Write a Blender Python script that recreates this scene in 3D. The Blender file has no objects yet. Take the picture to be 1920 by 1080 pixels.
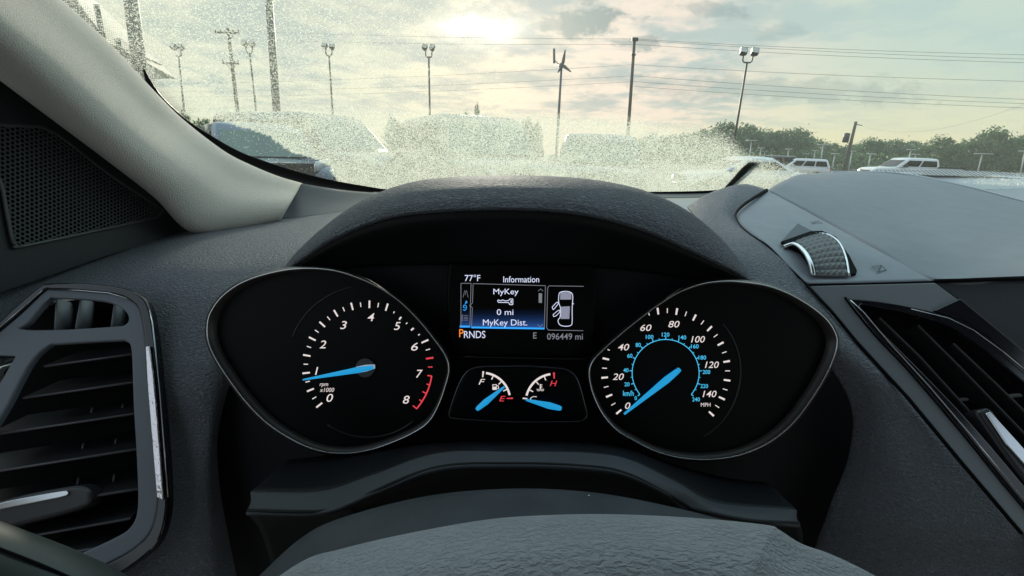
import bpy, bmesh, math, random
from mathutils import Vector, Matrix, noise as mnoise
random.seed(7)
R = math.radians
scene = bpy.context.scene
col = scene.collection

# ------------------------------------------------------------------ camera
F = 840.0                                   # focal length in pixels of a 1920 px wide frame
CAM = Vector((0, 0, 1.25))
up_c = Vector((100, 2760, 840)).normalized()      # world up, seen from the camera
fw_c = (Vector((0, 0, -1)) - up_c * up_c.dot(Vector((0, 0, -1)))).normalized()
rt_c = fw_c.cross(up_c)
M3 = Matrix((rt_c, fw_c, up_c))             # camera coords -> world coords
cd = bpy.data.cameras.new('camera')
cam = bpy.data.objects.new('camera', cd); col.objects.link(cam)
cam.matrix_world = Matrix.Translation(CAM) @ M3.to_4x4()
cd.sensor_width = 36; cd.lens = F / 1920 * 36
cd.clip_start = 0.01; cd.clip_end = 5000
scene.camera = cam

# ------------------------------------------------------------------ sky and sun
SUN_EL, SUN_AZ = 12.8, -4.6                 # degrees; azimuth from +Y (the car's nose), + to the right
sd = Vector((math.sin(R(SUN_AZ)) * math.cos(R(SUN_EL)), math.cos(R(SUN_AZ)) * math.cos(R(SUN_EL)), math.sin(R(SUN_EL))))
sl = bpy.data.lights.new('sun', 'SUN'); sl.energy = 3.6; sl.angle = R(5.0); sl.color = (1.0, 0.93, 0.78)
so = bpy.data.objects.new('sun', sl); col.objects.link(so)
so.rotation_euler = sd.to_track_quat('Z', 'Y').to_euler()

world = bpy.data.worlds.new("World"); scene.world = world; world.use_nodes = True
wt = world.node_tree; wt.nodes.clear()


class NT:
    """short-hand for building node trees"""
    def __init__(s, t): s.t = t
    def n(s, typ, **kw):
        nd = s.t.nodes.new(typ)
        for k, v in kw.items():
            if k.startswith('i_'):
                nd.inputs[int(k[2:]) if k[2:].isdigit() else k[2:].replace('_', ' ')].default_value = v
            else: setattr(nd, k, v)
        return nd
    def l(s, a, b): s.t.links.new(a, b)
    def put(s, inp, v):
        if isinstance(v, bpy.types.NodeSocket): s.l(v, inp)
        else: inp.default_value = v
    def m(s, op, a, b=0.0, c=0.0, clamp=False):
        nd = s.t.nodes.new('ShaderNodeMath'); nd.operation = op; nd.use_clamp = clamp
        s.put(nd.inputs[0], a); s.put(nd.inputs[1], b); s.put(nd.inputs[2], c)
        return nd.outputs[0]
    def ss(s, v, lo, hi, a=0.0, b=1.0):
        nd = s.t.nodes.new('ShaderNodeMapRange'); nd.interpolation_type = 'SMOOTHSTEP'
        s.put(nd.inputs[0], v); s.put(nd.inputs[1], lo); s.put(nd.inputs[2], hi); s.put(nd.inputs[3], a); s.put(nd.inputs[4], b)
        return nd.outputs[0]
    def mix(s, f, a, b, bt='MIX'):
        nd = s.t.nodes.new('ShaderNodeMix'); nd.data_type = 'RGBA'; nd.blend_type = bt
        s.put(nd.inputs[0], f)
        for i, v in ((6, a), (7, b)):
            if isinstance(v, bpy.types.NodeSocket): s.l(v, nd.inputs[i])
            else: nd.inputs[i].default_value = (*v, 1) if len(v) == 3 else v
        return nd.outputs[2]
    def noise(s, vec, scale, detail=4, rough=0.55, dist=0.0):
        nd = s.n('ShaderNodeTexNoise'); nd.inputs['Scale'].default_value = scale
        nd.inputs['Detail'].default_value = detail; nd.inputs['Roughness'].default_value = rough
        nd.inputs['Distortion'].default_value = dist
        if vec is not None: s.l(vec, nd.inputs['Vector'])
        return nd.outputs['Fac']


w = NT(wt)
tc = w.n('ShaderNodeTexCoord'); D = tc.outputs['Generated']
sep = w.n('ShaderNodeSeparateXYZ'); w.l(D, sep.inputs[0]); dx, dy, dz = sep.outputs
dyc = w.m('MAXIMUM', dy, 0.05)
u = w.m('DIVIDE', dx, dyc); v = w.m('DIVIDE', dz, dyc)         # azimuth / elevation tangents ahead of the car
sky = w.n('ShaderNodeTexSky', sky_type='NISHITA', sun_disc=False)
sky.sun_elevation = R(SUN_EL); sky.sun_rotation = R(SUN_AZ); sky.dust_density = 2.0; sky.air_density = 1.2
sky_c = w.mix(1.0, sky.outputs[0], (0.085, 0.085, 0.085), 'MULTIPLY')
# layered cloud deck: noise on a flat layer overhead
zz = w.m('ADD', w.m('MAXIMUM', dz, 0.0), 0.10)
comb = w.n('ShaderNodeCombineXYZ')
w.l(w.m('DIVIDE', dx, zz), comb.inputs[0]); w.l(w.m('DIVIDE', dy, zz), comb.inputs[1])
lay = comb.outputs[0]
n1 = w.noise(lay, 1.15, 7, 0.6, 0.35)
n2 = w.noise(lay, 3.1, 6, 0.62, 0.2)
cl = w.m('ADD', w.m('MULTIPLY', n1, 0.65), w.m('MULTIPLY', n2, 0.35))
# colours of the high veil by elevation and side
hor = w.mix(w.ss(u, -0.7, 0.0), (0.64, 0.66, 0.46), (0.74, 0.61, 0.50))
hor = w.mix(w.ss(u, 0.1, 0.6), hor, (0.74, 0.69, 0.43))
hi_ = w.mix(w.ss(u, 0.0, 0.75), (0.56, 0.63, 0.58), (0.45, 0.58, 0.55))
veil = w.mix(w.ss(v, 0.04, 0.24), hor, hi_)
warm = w.mix(w.ss(u, -0.35, 0.3), (0.71, 0.71, 0.56), (0.85, 0.70, 0.60))
warm = w.mix(w.ss(u, 0.3, 0.8), warm, (0.62, 0.68, 0.54))
cool = w.mix(w.ss(u, 0.1, 0.8), (0.32, 0.40, 0.42), (0.43, 0.54, 0.53))
thick = w.ss(cl, 0.43, 0.58)
cc = w.mix(thick, warm, cool)
amount = w.m('MULTIPLY', w.ss(v, 0.02, 0.10), w.ss(u, 0.2, 0.9, 0.85, 0.30))
c1 = w.mix(amount, veil, cc)
# the darker cloud puffs that stand out
uvc = w.n('ShaderNodeCombineXYZ'); w.l(u, uvc.inputs[0]); w.l(w.m('MULTIPLY', v, 1.9), uvc.inputs[1])
wob = w.m('MULTIPLY', w.m('SUBTRACT', w.noise(uvc.outputs[0], 17, 7, 0.66, .3), 0.5), 4.2)
def sky_uv(px, py):
    r = M3 @ Vector(((px - 960) / F, (540 - py) / F, -1.0)); return r.x / r.y, r.z / r.y
dark = None
for (cx, cy, rx, ry, st) in ((1105, 38, 62, 28, .95), (1030, 42, 42, 13, .7), (1195, 79, 42, 12, .75), (905, 26, 45, 15, .65), (845, 119, 26, 10, .6), (715, 100, 45, 14, .4),
                             (880, 74, 32, 8, .5), (1150, 152, 200, 10, .3), (1450, 168, 300, 22, .35), (560, 34, 190, 26, .5), (330, 50, 150, 32, .5), (760, 20, 120, 18, .5),
                             (1340, 16, 60, 14, .45), (960, 146, 100, 9, .4), (600, 84, 120, 14, .35), (770, 85, 22, 8, .35), (1460, 60, 60, 14, .25), (1010, 75, 40, 10, .35)):
    pu, pv = sky_uv(cx, cy); au, av = rx / F / 1.1, ry / F / 1.05
    a = w.m('DIVIDE', w.m('SUBTRACT', u, pu), au); b = w.m('DIVIDE', w.m('SUBTRACT', v, pv), av)
    q = w.m('SQRT', w.m('ADD', w.m('MULTIPLY', a, a), w.m('MULTIPLY', b, b)))
    k = w.m('MULTIPLY', w.ss(w.m('ADD', q, wob), 0.45, 1.3, 1.0, 0.0), st)
    dark = k if dark is None else w.m('MAXIMUM', dark, k)
c2 = w.mix(dark, c1, w.mix(w.ss(u, -0.1, 0.25), (0.38, 0.45, 0.42), (0.19, 0.27, 0.29)))
# glow of the sun behind the cloud
su, sv = sd.x / sd.y, sd.z / sd.y
a = w.m('DIVIDE', w.m('SUBTRACT', u, su - .003), 0.075); b = w.m('DIVIDE', w.m('SUBTRACT', v, sv + 0.006), 0.027)
q = w.m('ADD', w.m('MULTIPLY', a, a), w.m('MULTIPLY', b, b))
core = w.m('EXPONENT', w.m('MULTIPLY', w.m('MULTIPLY', q, w.m('ADD', 0.6, w.m('MULTIPLY', n2, 0.8))), -1.1))
a = w.m('DIVIDE', w.m('SUBTRACT', u, su), 0.42); b = w.m('DIVIDE', w.m('SUBTRACT', v, sv), 0.17)
halo = w.m('EXPONENT', w.m('MULTIPLY', w.m('ADD', w.m('MULTIPLY', a, a), w.m('MULTIPLY', b, b)), -1.0))
front = w.ss(dy, 0.0, 0.15)
fade = w.m('SUBTRACT', 1.0, w.m('MULTIPLY', dark, 0.7))
c3 = w.mix(w.m('MULTIPLY', w.m('MULTIPLY', halo, 0.11), front), c2, (1.0, 0.86, 0.76), 'ADD')
c3 = w.mix(w.m('MULTIPLY', w.m('MULTIPLY', core, fade), front), c3, (0.9, 0.85, 0.75), 'ADD')
# above and behind: sky under thin cloud, brightened and blued to light the cabin
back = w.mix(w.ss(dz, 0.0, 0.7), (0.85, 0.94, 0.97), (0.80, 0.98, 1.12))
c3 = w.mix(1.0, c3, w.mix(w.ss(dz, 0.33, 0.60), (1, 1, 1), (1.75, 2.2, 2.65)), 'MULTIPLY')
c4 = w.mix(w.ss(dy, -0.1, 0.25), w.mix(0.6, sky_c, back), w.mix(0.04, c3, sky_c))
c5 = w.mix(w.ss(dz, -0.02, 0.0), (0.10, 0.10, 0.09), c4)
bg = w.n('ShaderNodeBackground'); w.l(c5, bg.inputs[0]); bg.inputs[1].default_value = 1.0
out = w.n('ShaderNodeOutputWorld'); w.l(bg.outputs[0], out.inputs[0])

scene.view_settings.view_transform = 'Standard'; scene.view_settings.look = 'None'
scene.view_settings.exposure = 0.2; scene.view_settings.gamma = 1.0
scene.cycles.use_denoising = True
scene.cycles.max_bounces = 6; scene.cycles.transparent_max_bounces = 12
scene.cycles.sample_clamp_indirect = 6.0
scene.cycles.caustics_reflective = False; scene.cycles.caustics_refractive = False


# ------------------------------------------------------------------ geometry helpers
def ray(px, py): return M3 @ Vector(((px - 960) / F, (540 - py) / F, -1.0))
def W(px, py, d): return CAM + ray(px, py) * d              # d: metres along the optical axis
def G(px, py, Y): r = ray(px, py); return CAM + r * (Y / r.y)   # point at a distance ahead of the car
def proj(p):
    c = M3.transposed() @ (p - CAM)
    return 960 + F * c.x / -c.z, 540 - F * c.y / -c.z

class Pl:
    """a plane in the car; pix() meets a line of sight with it"""
    def __init__(s, p0, p1, p2):
        s.o = p0; s.u = (p1 - p0).normalized(); s.n = s.u.cross(p2 - p0).normalized()
        if s.n.dot(CAM - p0) < 0: s.n = -s.n
        s.v = s.n.cross(s.u)
    def pix(s, px, py):
        r = ray(px, py); t = (s.o - CAM).dot(s.n) / r.dot(s.n); q = CAM + r * t - s.o
        return q.dot(s.u), q.dot(s.v)
    def pt(s, a, b, off=0.0): return s.o + s.u * a + s.v * b + s.n * off
    def at(s, px, py, off=0.0): a, b = s.pix(px, py); return s.pt(a, b, off)

def camplane(d): return Pl(W(960, 540, d), W(1200, 540, d), W(960, 300, d))

def cr(p, q, r, s, t):
    return 0.5 * ((2 * q) + (r - p) * t + (2 * p - 5 * q + 4 * r - s) * t * t + (3 * q - p - 3 * r + s) * t ** 3)
def curve_pts(pts, n, closed=False):
    pts = [Vector(p) for p in pts]; m = len(pts); outp = []
    segs = m if closed else m - 1
    for i in range(segs):
        g = (lambda k: pts[k % m]) if closed else (lambda k: pts[k] if 0 <= k < m else (pts[0] * 2 - pts[1] if k < 0 else pts[-1] * 2 - pts[-2]))
        for k in range(n): outp.append(cr(g(i - 1), g(i), g(i + 1), g(i + 2), k / n))
    if not closed: outp.append(pts[-1].copy())
    return outp

class MB:
    def __init__(s): s.v = []; s.f = []
    def add(s, vs, fs):
        o = len(s.v); s.v += [Vector(x) for x in vs]; s.f += [tuple(i + o for i in f) for f in fs]; return s
    def quad(s, a, b, c, d): return s.add([a, b, c, d], [(0, 1, 2, 3)])
    def box(s, c, sx, sy, sz, mat=None):
        vs = [Vector(((i & 1) - .5, ((i >> 1) & 1) - .5, ((i >> 2) & 1) - .5)) for i in range(8)]
        vs = [Vector((p.x * sx, p.y * sy, p.z * sz)) for p in vs]
        if mat is not None: vs = [mat @ p for p in vs]
        return s.add([p + Vector(c) for p in vs], [(0, 2, 3, 1), (4, 5, 7, 6), (0, 1, 5, 4), (2, 6, 7, 3), (0, 4, 6, 2), (1, 3, 7, 5)])
    def grid(s, rows, closed=False):
        o = len(s.v); n = len(rows[0])
        for r in rows: s.v += list(r)
        for i in range(len(rows) - 1):
            for j in range(n if closed else n - 1):
                k = (j + 1) % n
                s.f.append((o + i * n + j, o + i * n + k, o + (i + 1) * n + k, o + (i + 1) * n + j))
        return s
    def tube(s, pts, rad, n=8, closed=False):
        pts = [Vector(p) for p in pts]; m = len(pts); rows = []
        prev = None
        for i, p in enumerate(pts):
            t = (pts[(i + 1) % m] - pts[i - 1]) if closed or 0 < i < m - 1 else (pts[1] - pts[0] if i == 0 else pts[-1] - pts[-2])
            t.normalize()
            a = prev - t * prev.dot(t) if prev is not None else t.orthogonal()
            if a.length < 1e-6: a = t.orthogonal()
            a.normalize(); prev = a; b = t.cross(a)
            r = rad[i] if isinstance(rad, (list, tuple)) else rad
            rows.append([p + (a * math.cos(2 * math.pi * k / n) + b * math.sin(2 * math.pi * k / n)) * r for k in range(n)])
        if closed: rows.append(rows[0])
        s.grid(rows, True)
        if not closed:
            o = len(s.v); s.v += [pts[0], pts[-1]]; b0 = o - n * m
            for k in range(n):
                s.f.append((o, b0 + (k + 1) % n, b0 + k)); s.f.append((o + 1, o - n + k, o - n + (k + 1) % n))
        return s
    def mesh(s, name, smooth=True):
        me = bpy.data.meshes.new(name); me.from_pydata([tuple(x) for x in s.v], [], s.f); me.validate()
        if smooth: me.polygons.foreach_set('use_smooth', [True] * len(me.polygons))
        me.update(); return me

LOC = {}
def link(name, me, mat, parent=None):
    o = bpy.data.objects.new(name, me); col.objects.link(o)
    if mat is not None:
        me.materials.clear(); me.materials.append(mat)
    if parent is not None:
        o.parent = parent
        if parent.name in LOC: o.matrix_parent_inverse = Matrix.Translation(-LOC[parent.name])
    return o
def tag(o, label=None, cat=None, group=None, kind=None):
    if label: o['label'] = label
    if cat: o['category'] = cat
    if group: o['group'] = group
    if kind: o['kind'] = kind
    return o
def thing(name, loc, label, cat, group=None, world=True, rz=0):
    o = bpy.data.objects.new(name, None); col.objects.link(o); o.location = loc; o.rotation_euler.z = rz
    o.empty_display_size = .1
    if world: LOC[o.name] = Vector(loc)
    return tag(o, label, cat, group)
def copy_tree(o, parent=None):
    c = o.copy(); col.objects.link(c)
    if parent is not None: c.parent = parent
    for ch in list(o.children): copy_tree(ch, c)
    return c

def patch(rows, nu=10, nv=10):
    """smooth surface through a net of (px, py, depth) points"""
    R3 = [[p if isinstance(p, Vector) else W(*p) for p in r] for r in rows]
    fine = [curve_pts(r, nu) for r in R3]
    cols_ = [curve_pts([fine[i][j] for i in range(len(fine))], nv) for j in range(len(fine[0]))]
    return [[cols_[j][i] for j in range(len(cols_))] for i in range(len(cols_[0]))]

def sheet(name, rows, mat, parent, nu=10, nv=10, thick=0.003, ext=0):
    g_ = patch(rows, nu, nv)
    if ext: g_ = [r + [r[-1] + Vector((ext * k / 4, -.03 * k / 4, -.01 * k / 4)) for k in (1, 2, 3, 4)] for r in g_]   # straight on towards the passenger door
    m = MB().grid(g_)
    # face the camera
    me = m.mesh(name); bm = bmesh.new(); bm.from_mesh(me)
    bm.normal_update()
    s = sum((CAM - f.calc_center_median()).dot(f.normal) * f.calc_area() for f in bm.faces)
    if s < 0: bmesh.ops.reverse_faces(bm, faces=bm.faces)
    bm.to_mesh(me); bm.free()
    o = link(name, me, mat, parent)
    if thick:
        md = o.modifiers.new('thick', 'SOLIDIFY'); md.thickness = thick; md.offset = -1
    return o

def to_mesh_tmp(cu):
    ob = bpy.data.objects.new('tmp', cu); col.objects.link(ob)
    dg = bpy.context.evaluated_depsgraph_get(); dg.update()
    me = bpy.data.meshes.new_from_object(ob.evaluated_get(dg))
    bpy.data.objects.remove(ob); bpy.data.curves.remove(cu)
    vs = [v_.co.copy() for v_ in me.vertices]; fs = [tuple(p.vertices) for p in me.polygons]
    bpy.data.meshes.remove(me)
    return vs, fs

def plate(mb, pl, outlines, thick=0.004, bevel=0.0008, off=0.0):
    """a slab with rounded edges in plane pl; outlines are pixel outlines, inner ones become holes; its face lies at off"""
    cu = bpy.data.curves.new('tmp', 'CURVE'); cu.dimensions = '2D'; cu.fill_mode = 'BOTH'
    for ol in outlines:
        sp = cu.splines.new('POLY'); sp.points.add(len(ol) - 1); sp.use_cyclic_u = True
        for p, q in zip(sp.points, ol): a, b = pl.pix(q[0], q[1]); p.co = (a, b, 0, 1)
    cu.extrude = max(thick / 2 - bevel, 1e-5); cu.bevel_depth = bevel; cu.bevel_resolution = 2; cu.offset = -bevel
    vs, fs = to_mesh_tmp(cu)
    return mb.add([pl.pt(p.x, p.y, p.z - thick / 2 + off) for p in vs], fs)

_tx = {}
def text(mb, pl, s, px, py, cap, width=None, shear=0.0, off=0.0, rot=0.0, bold=0.0):
    """lettering in plane pl centred on a pixel; cap height and width in pixels"""
    key = (s, shear, bold)
    if key not in _tx:
        cu = bpy.data.curves.new('tmp', 'FONT'); cu.body = s; cu.size = 1; cu.shear = shear; cu.fill_mode = 'FRONT'; cu.offset = bold
        cu.resolution_u = 4
        _tx[key] = to_mesh_tmp(cu)
    vs, fs = _tx[key]
    x0 = min(p.x for p in vs); x1 = max(p.x for p in vs)
    y0, y1 = 0.0, 0.729 if any(c.isupper() or c.isdigit() for c in s) else 0.55
    if s == '°': y0 = min(p.y for p in vs); y1 = max(p.y for p in vs)
    a0, b0 = pl.pix(px, py); a1, b1 = pl.pix(px + 1, py); k = math.hypot(a1 - a0, b1 - b0)
    sy = cap * k / (y1 - y0); sx = width * k / (x1 - x0) if width else sy
    ca, sa = math.cos(rot), math.sin(rot)
    q = []
    for p in vs:
        x = (p.x - (x0 + x1) / 2) * sx; y = (p.y - (y0 + y1) / 2) * sy
        q.append(pl.pt(a0 + x * ca - y * sa, b0 + x * sa + y * ca, off))
    return mb.add(q, fs)

def bar(mb, pl, p, q, wpx, off=0.0, w2=None):
    """flat stroke between two pixels"""
    a = Vector(pl.pix(*p)); b = Vector(pl.pix(*q)); t = (b - a).normalized(); nn = Vector((-t.y, t.x))
    k = (Vector(pl.pix(p[0] + 1, p[1])) - a).length; h = wpx * k / 2; h2 = (wpx if w2 is None else w2) * k / 2
    c = [a + nn * h, a - nn * h, b - nn * h2, b + nn * h2]
    return mb.add([pl.pt(x.x, x.y, off) for x in c], [(0, 1, 2, 3)])
def pathline(mb, pl, pts, wpx, off=0.0, closed=False):
    pts = list(pts) + ([pts[0]] if closed else [])
    for p, q in zip(pts, pts[1:]): bar(mb, pl, p, q, wpx, off)
    return mb
def poly(mb, pl, pts, off=0.0): return mb.add([pl.at(x, y, off) for x, y in pts], [tuple(range(len(pts)))])

# ------------------------------------------------------------------ materials
MATS = {}
def mat(name, base=(.1, .1, .1), rough=.5, metal=0.0, spec=.5, bump=None, emit=None, estr=1.0, sheen=0.0, mottle=0.0, coat=0.0):
    m = bpy.data.materials.new(name); m.use_nodes = True; t = NT(m.node_tree)
    b = m.node_tree.nodes['Principled BSDF']
    b.inputs['Base Color'].default_value = (*base, 1); b.inputs['Roughness'].default_value = rough
    b.inputs['Metallic'].default_value = metal; b.inputs['Specular IOR Level'].default_value = spec
    if coat: b.inputs['Coat Weight'].default_value = coat; b.inputs['Coat Roughness'].default_value = .05
    if sheen: b.inputs['Sheen Weight'].default_value = sheen; b.inputs['Sheen Roughness'].default_value = .5
    if emit: b.inputs['Emission Color'].default_value = (*emit, 1); b.inputs['Emission Strength'].default_value = estr
    tc_ = t.n('ShaderNodeTexCoord'); vec = tc_.outputs['Object']
    if mottle:
        nz = t.noise(vec, 40, 5, .6)
        t.l(t.mix(t.ss(nz, .3, .7), tuple(c * (1 - mottle) for c in base), tuple(c * (1 + mottle) for c in base)), b.inputs['Base Color'])
    if bump:
        kind, scale, strength, dist = bump
        if kind == 'leather':
            mp = t.n('ShaderNodeMapping'); mp.inputs['Scale'].default_value = (.62, 1.15, 1.25); t.l(vec, mp.inputs[0])
            nz = t.noise(mp.outputs[0], scale, 2, .45, .7)
            vo = t.n('ShaderNodeTexVoronoi', feature='SMOOTH_F1'); vo.inputs['Scale'].default_value = scale * .7; t.l(mp.outputs[0], vo.inputs['Vector'])
            h = t.m('ADD', t.ss(nz, .36, .64), t.m('MULTIPLY', vo.outputs['Distance'], -.5))
        elif kind == 'weave':
            sp = t.n('ShaderNodeSeparateXYZ'); t.l(vec, sp.inputs[0])
            h = t.noise(vec, scale, 3)
        else:
            h = t.noise(vec, scale, 4, .6)
        bp = t.n('ShaderNodeBump'); bp.inputs['Strength'].default_value = strength; bp.inputs['Distance'].default_value = dist
        t.l(h, bp.inputs['Height']); t.l(bp.outputs[0], b.inputs['Normal'])
    MATS[name] = m
    return m

LEATHER = mat('grained_vinyl', (.125, .138, .172), .5, spec=.5, bump=('leather', 600, 1.0, .0015), sheen=.1)
LEATHERH = mat('coarse_grained_vinyl', (.108, .122, .148), .72, spec=.22, bump=('leather', 520, 1.0, .0022), sheen=.15)
PAD = mat('steering_pad_vinyl', (.27, .292, .325), .62, spec=.4, bump=('leather', 620, .6, .0009), mottle=.08)
GREY = mat('grey_moulded_plastic', (.205, .224, .262), .5, spec=.5, bump=('fine', 900, .2, .0004), mottle=.07)
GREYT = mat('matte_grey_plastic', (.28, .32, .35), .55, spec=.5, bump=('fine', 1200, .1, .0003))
VENTG = mat('vent_grey_plastic', (.125, .143, .175), .5, spec=.5, bump=('fine', 1200, .08, .0002))
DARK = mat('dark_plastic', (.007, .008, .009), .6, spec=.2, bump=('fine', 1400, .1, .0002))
DARKB = mat('dark_blue_black_plastic', (.0075, .0085, .012), .55, spec=.2, bump=('fine', 1400, .1, .0002))
SHROUD = mat('shroud_plastic', (.06, .066, .078), .55, spec=.25, bump=('fine', 1600, .15, .0002))
COLUMN = mat('column_cover_plastic', (.046, .052, .062), .6, spec=.3, bump=('fine', 1300, .25, .0003), mottle=.15)
GLOSS = mat('gloss_black_trim', (.008, .008, .012), .12, spec=.6)
FACE = mat('dial_face_black', (.0022, .0025, .0035), .4, spec=.1)
WALL_ = mat('bezel_wall', (.028, .024, .024), .4, spec=.5)
CHROME = mat('chrome', (.62, .64, .67), .18, metal=1.0)
RIMC = mat('dark_chrome', (.60, .60, .63), .22, metal=1.0)
SATIN = mat('pink_reflection_metal', (.72, .66, .68), .22, metal=1.0, bump=('fine', 70, .6, .004))  # pink of the strip's reflections put into the base colour
PILLAR = mat('pillar_fabric', (.60, .575, .53), .9, spec=.1, bump=('weave', 900, .9, .0016), sheen=.2)
DOORP = mat('door_dark_plastic', (.018, .024, .028), .5, spec=.4, bump=('fine', 1300, .12, .0002))
FRIT = mat('black_glass_edge', (.003, .003, .003), .4)
SEAM = mat('shadow_gap_black', (.004, .004, .005), .8, spec=.1)
WHITE_E = mat('lit_white_marking', (.1, .1, .1), .6, emit=(.86, .76, .74), estr=.78)
RED_E = mat('lit_red_marking', (.1, .01, .01), .6, emit=(.75, .05, .07), estr=.9)
CYAN_E = mat('lit_cyan_marking', (.02, .05, .08), .6, emit=(.06, .50, .82), estr=.9)
NEEDLE = mat('lit_blue_needle', (.02, .10, .2), .5, emit=(.016, .36, .74), estr=.72)
NEEDLE_EDGE = mat('needle_pale_edge', (.5, .5, .5), .4, emit=(.55, .52, .50), estr=.4)
LAV_E = mat('lit_screen_text', (.1, .1, .1), .6, emit=(.62, .66, .86), estr=1.0)
DIM_E = mat('lit_screen_dim', (.05, .05, .05), .6, emit=(.30, .31, .36), estr=.55)
ORANGE_E = mat('lit_screen_orange', (.1, .03, .01), .6, emit=(.95, .24, .03), estr=1.0)
BLUE_E = mat('lit_screen_blue', (.01, .05, .1), .6, emit=(.03, .36, .95), estr=.95)

# dust specks on the wheel pad and column
for m in (PAD, COLUMN):
    t = NT(m.node_tree); b = m.node_tree.nodes['Principled BSDF']
    tc_ = t.n('ShaderNodeTexCoord'); vo = t.n('ShaderNodeTexVoronoi'); vo.inputs['Scale'].default_value = 90; t.l(tc_.outputs['Object'], vo.inputs['Vector'])
    sepc = t.n('ShaderNodeSeparateColor'); t.l(vo.outputs['Color'], sepc.inputs[0])
    sp_ = t.m('MULTIPLY', t.m('LESS_THAN', vo.outputs['Distance'], .05), t.m('GREATER_THAN', sepc.outputs[0], .72))
    old = b.inputs['Base Color'].links[0].from_socket
    t.l(t.mix(sp_, old, (.75, .78, .76)), b.inputs['Base Color'])

def hole_material(name, pitch, hole, col_a, col_b, rough=.5):
    """perforated sheet: staggered round holes in the object's own plane (uv in metres)"""
    m = bpy.data.materials.new(name); m.use_nodes = True; t = NT(m.node_tree); b = m.node_tree.nodes['Principled BSDF']
    uvn = t.n('ShaderNodeUVMap'); sp = t.n('ShaderNodeSeparateXYZ'); t.l(uvn.outputs[0], sp.inputs[0])
    def lattice(ox, oy):
        x = t.m('SUBTRACT', t.m('FRACT', t.m('ADD', t.m('DIVIDE', sp.outputs[0], pitch), ox)), .5)
        y = t.m('MULTIPLY', t.m('SUBTRACT', t.m('FRACT', t.m('ADD', t.m('DIVIDE', sp.outputs[1], pitch * 1.732), oy)), .5), 1.732)
        return t.m('SQRT', t.m('ADD', t.m('MULTIPLY', x, x), t.m('MULTIPLY', y, y)))
    dd = t.m('MINIMUM', lattice(0, 0), lattice(.5, .5))
    k = t.ss(dd, hole - .06, hole + .06)
    t.l(t.mix(k, col_a, col_b), b.inputs['Base Color']); b.inputs['Roughness'].default_value = rough
    t.l(t.m('MULTIPLY', k, .5), b.inputs['Specular IOR Level'])
    bp = t.n('ShaderNodeBump'); bp.inputs['Strength'].default_value = .8; bp.inputs['Distance'].default_value = .0012
    t.l(t.ss(dd, hole - .12, hole + .2), bp.inputs['Height']); t.l(bp.outputs[0], b.inputs['Normal'])
    return m
GRILLE = hole_material('perforated_speaker_grille', .0042, .33, (.002, .002, .003), (.055, .065, .068), .4)
DEFROST = hole_material('perforated_dash_grille', .0085, .33, (.012, .013, .015), (.38, .40, .42), .5)

def set_uv(o, fn):
    me = o.data; uv = me.uv_layers.new(name='UVMap')
    for lp in me.loops: uv.data[lp.index].uv = fn(me.vertices[lp.vertex_index].co)

# ================================================================== THE CAR
# ------------------------------------------------------------------ windshield
def glass_pt(x, s):
    yb = 1.08 - .10 * x * x
    return Vector((x, yb - .85 * s, CAM.z - .0906 + .53 * s - .02 * x * x + .05 * s * s))
WX0, WX1, WS = -.86, 1.25, 1.02

def inpoly(x, y, P):
    c = False; j = len(P) - 1
    for i in range(len(P)):
        if (P[i][1] > y) != (P[j][1] > y) and x < (P[j][0] - P[i][0]) * (y - P[i][1]) / (P[j][1] - P[i][1]) + P[i][0]: c = not c
        j = i
    return c
def lerp_path(P, x):
    if x <= P[0][0]: return P[0][1]
    for a, b in zip(P, P[1:]):
        if x <= b[0]: return a[1] + (b[1] - a[1]) * (x - a[0]) / (b[0] - a[0])
    return P[-1][1]
def sst(x, a, b): t = min(max((x - a) / (b - a), 0), 1); return t * t * (3 - 2 * t)
CLEARP = [(300, 150), (345, 214), (400, 222), (445, 235), (505, 256), (545, 285), (590, 297), (618, 312), (632, 342), (560, 360), (300, 360)]
STREAK = [(1424, 304), (1402, 303), (1385, 316), (1352, 354), (1372, 354), (1398, 334), (1410, 318), (1428, 312)]
BLOT = [(1362, 320), (1372, 313), (1384, 313), (1370, 325)]
def dew(px, py):
    up = lerp_path([(0, .36), (400, .32), (700, .22), (880, .08), (980, .0)], px)
    edge = lerp_path([(1000, 200), (1210, 226), (1290, 240), (1340, 246), (1375, 262), (1398, 288), (1440, 303), (1500, 318), (1560, 330)], px)
    low = lerp_path([(300, .58), (700, .64), (1200, .64), (1500, .58)], px) if px < 1540 else 0
    if px > 1700: low = .35 * sst(py, 300, 322) * sst(px, 1760, 1860)
    yy = lerp_path([(300, 205), (700, 205), (1000, 215), (1210, 226)], px) if px < 1210 else edge
    k = sst(py, yy - 14, yy + (16 if px < 1210 else 26))
    c = up + (low - up) * k
    c += .10 * sst(py, 270, 350) * (1 if px < 1450 else 0)
    if inpoly(px, py, CLEARP): c = .015
    if inpoly(px, py, BLOT): c = 0
    return min(c, .8)

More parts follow.
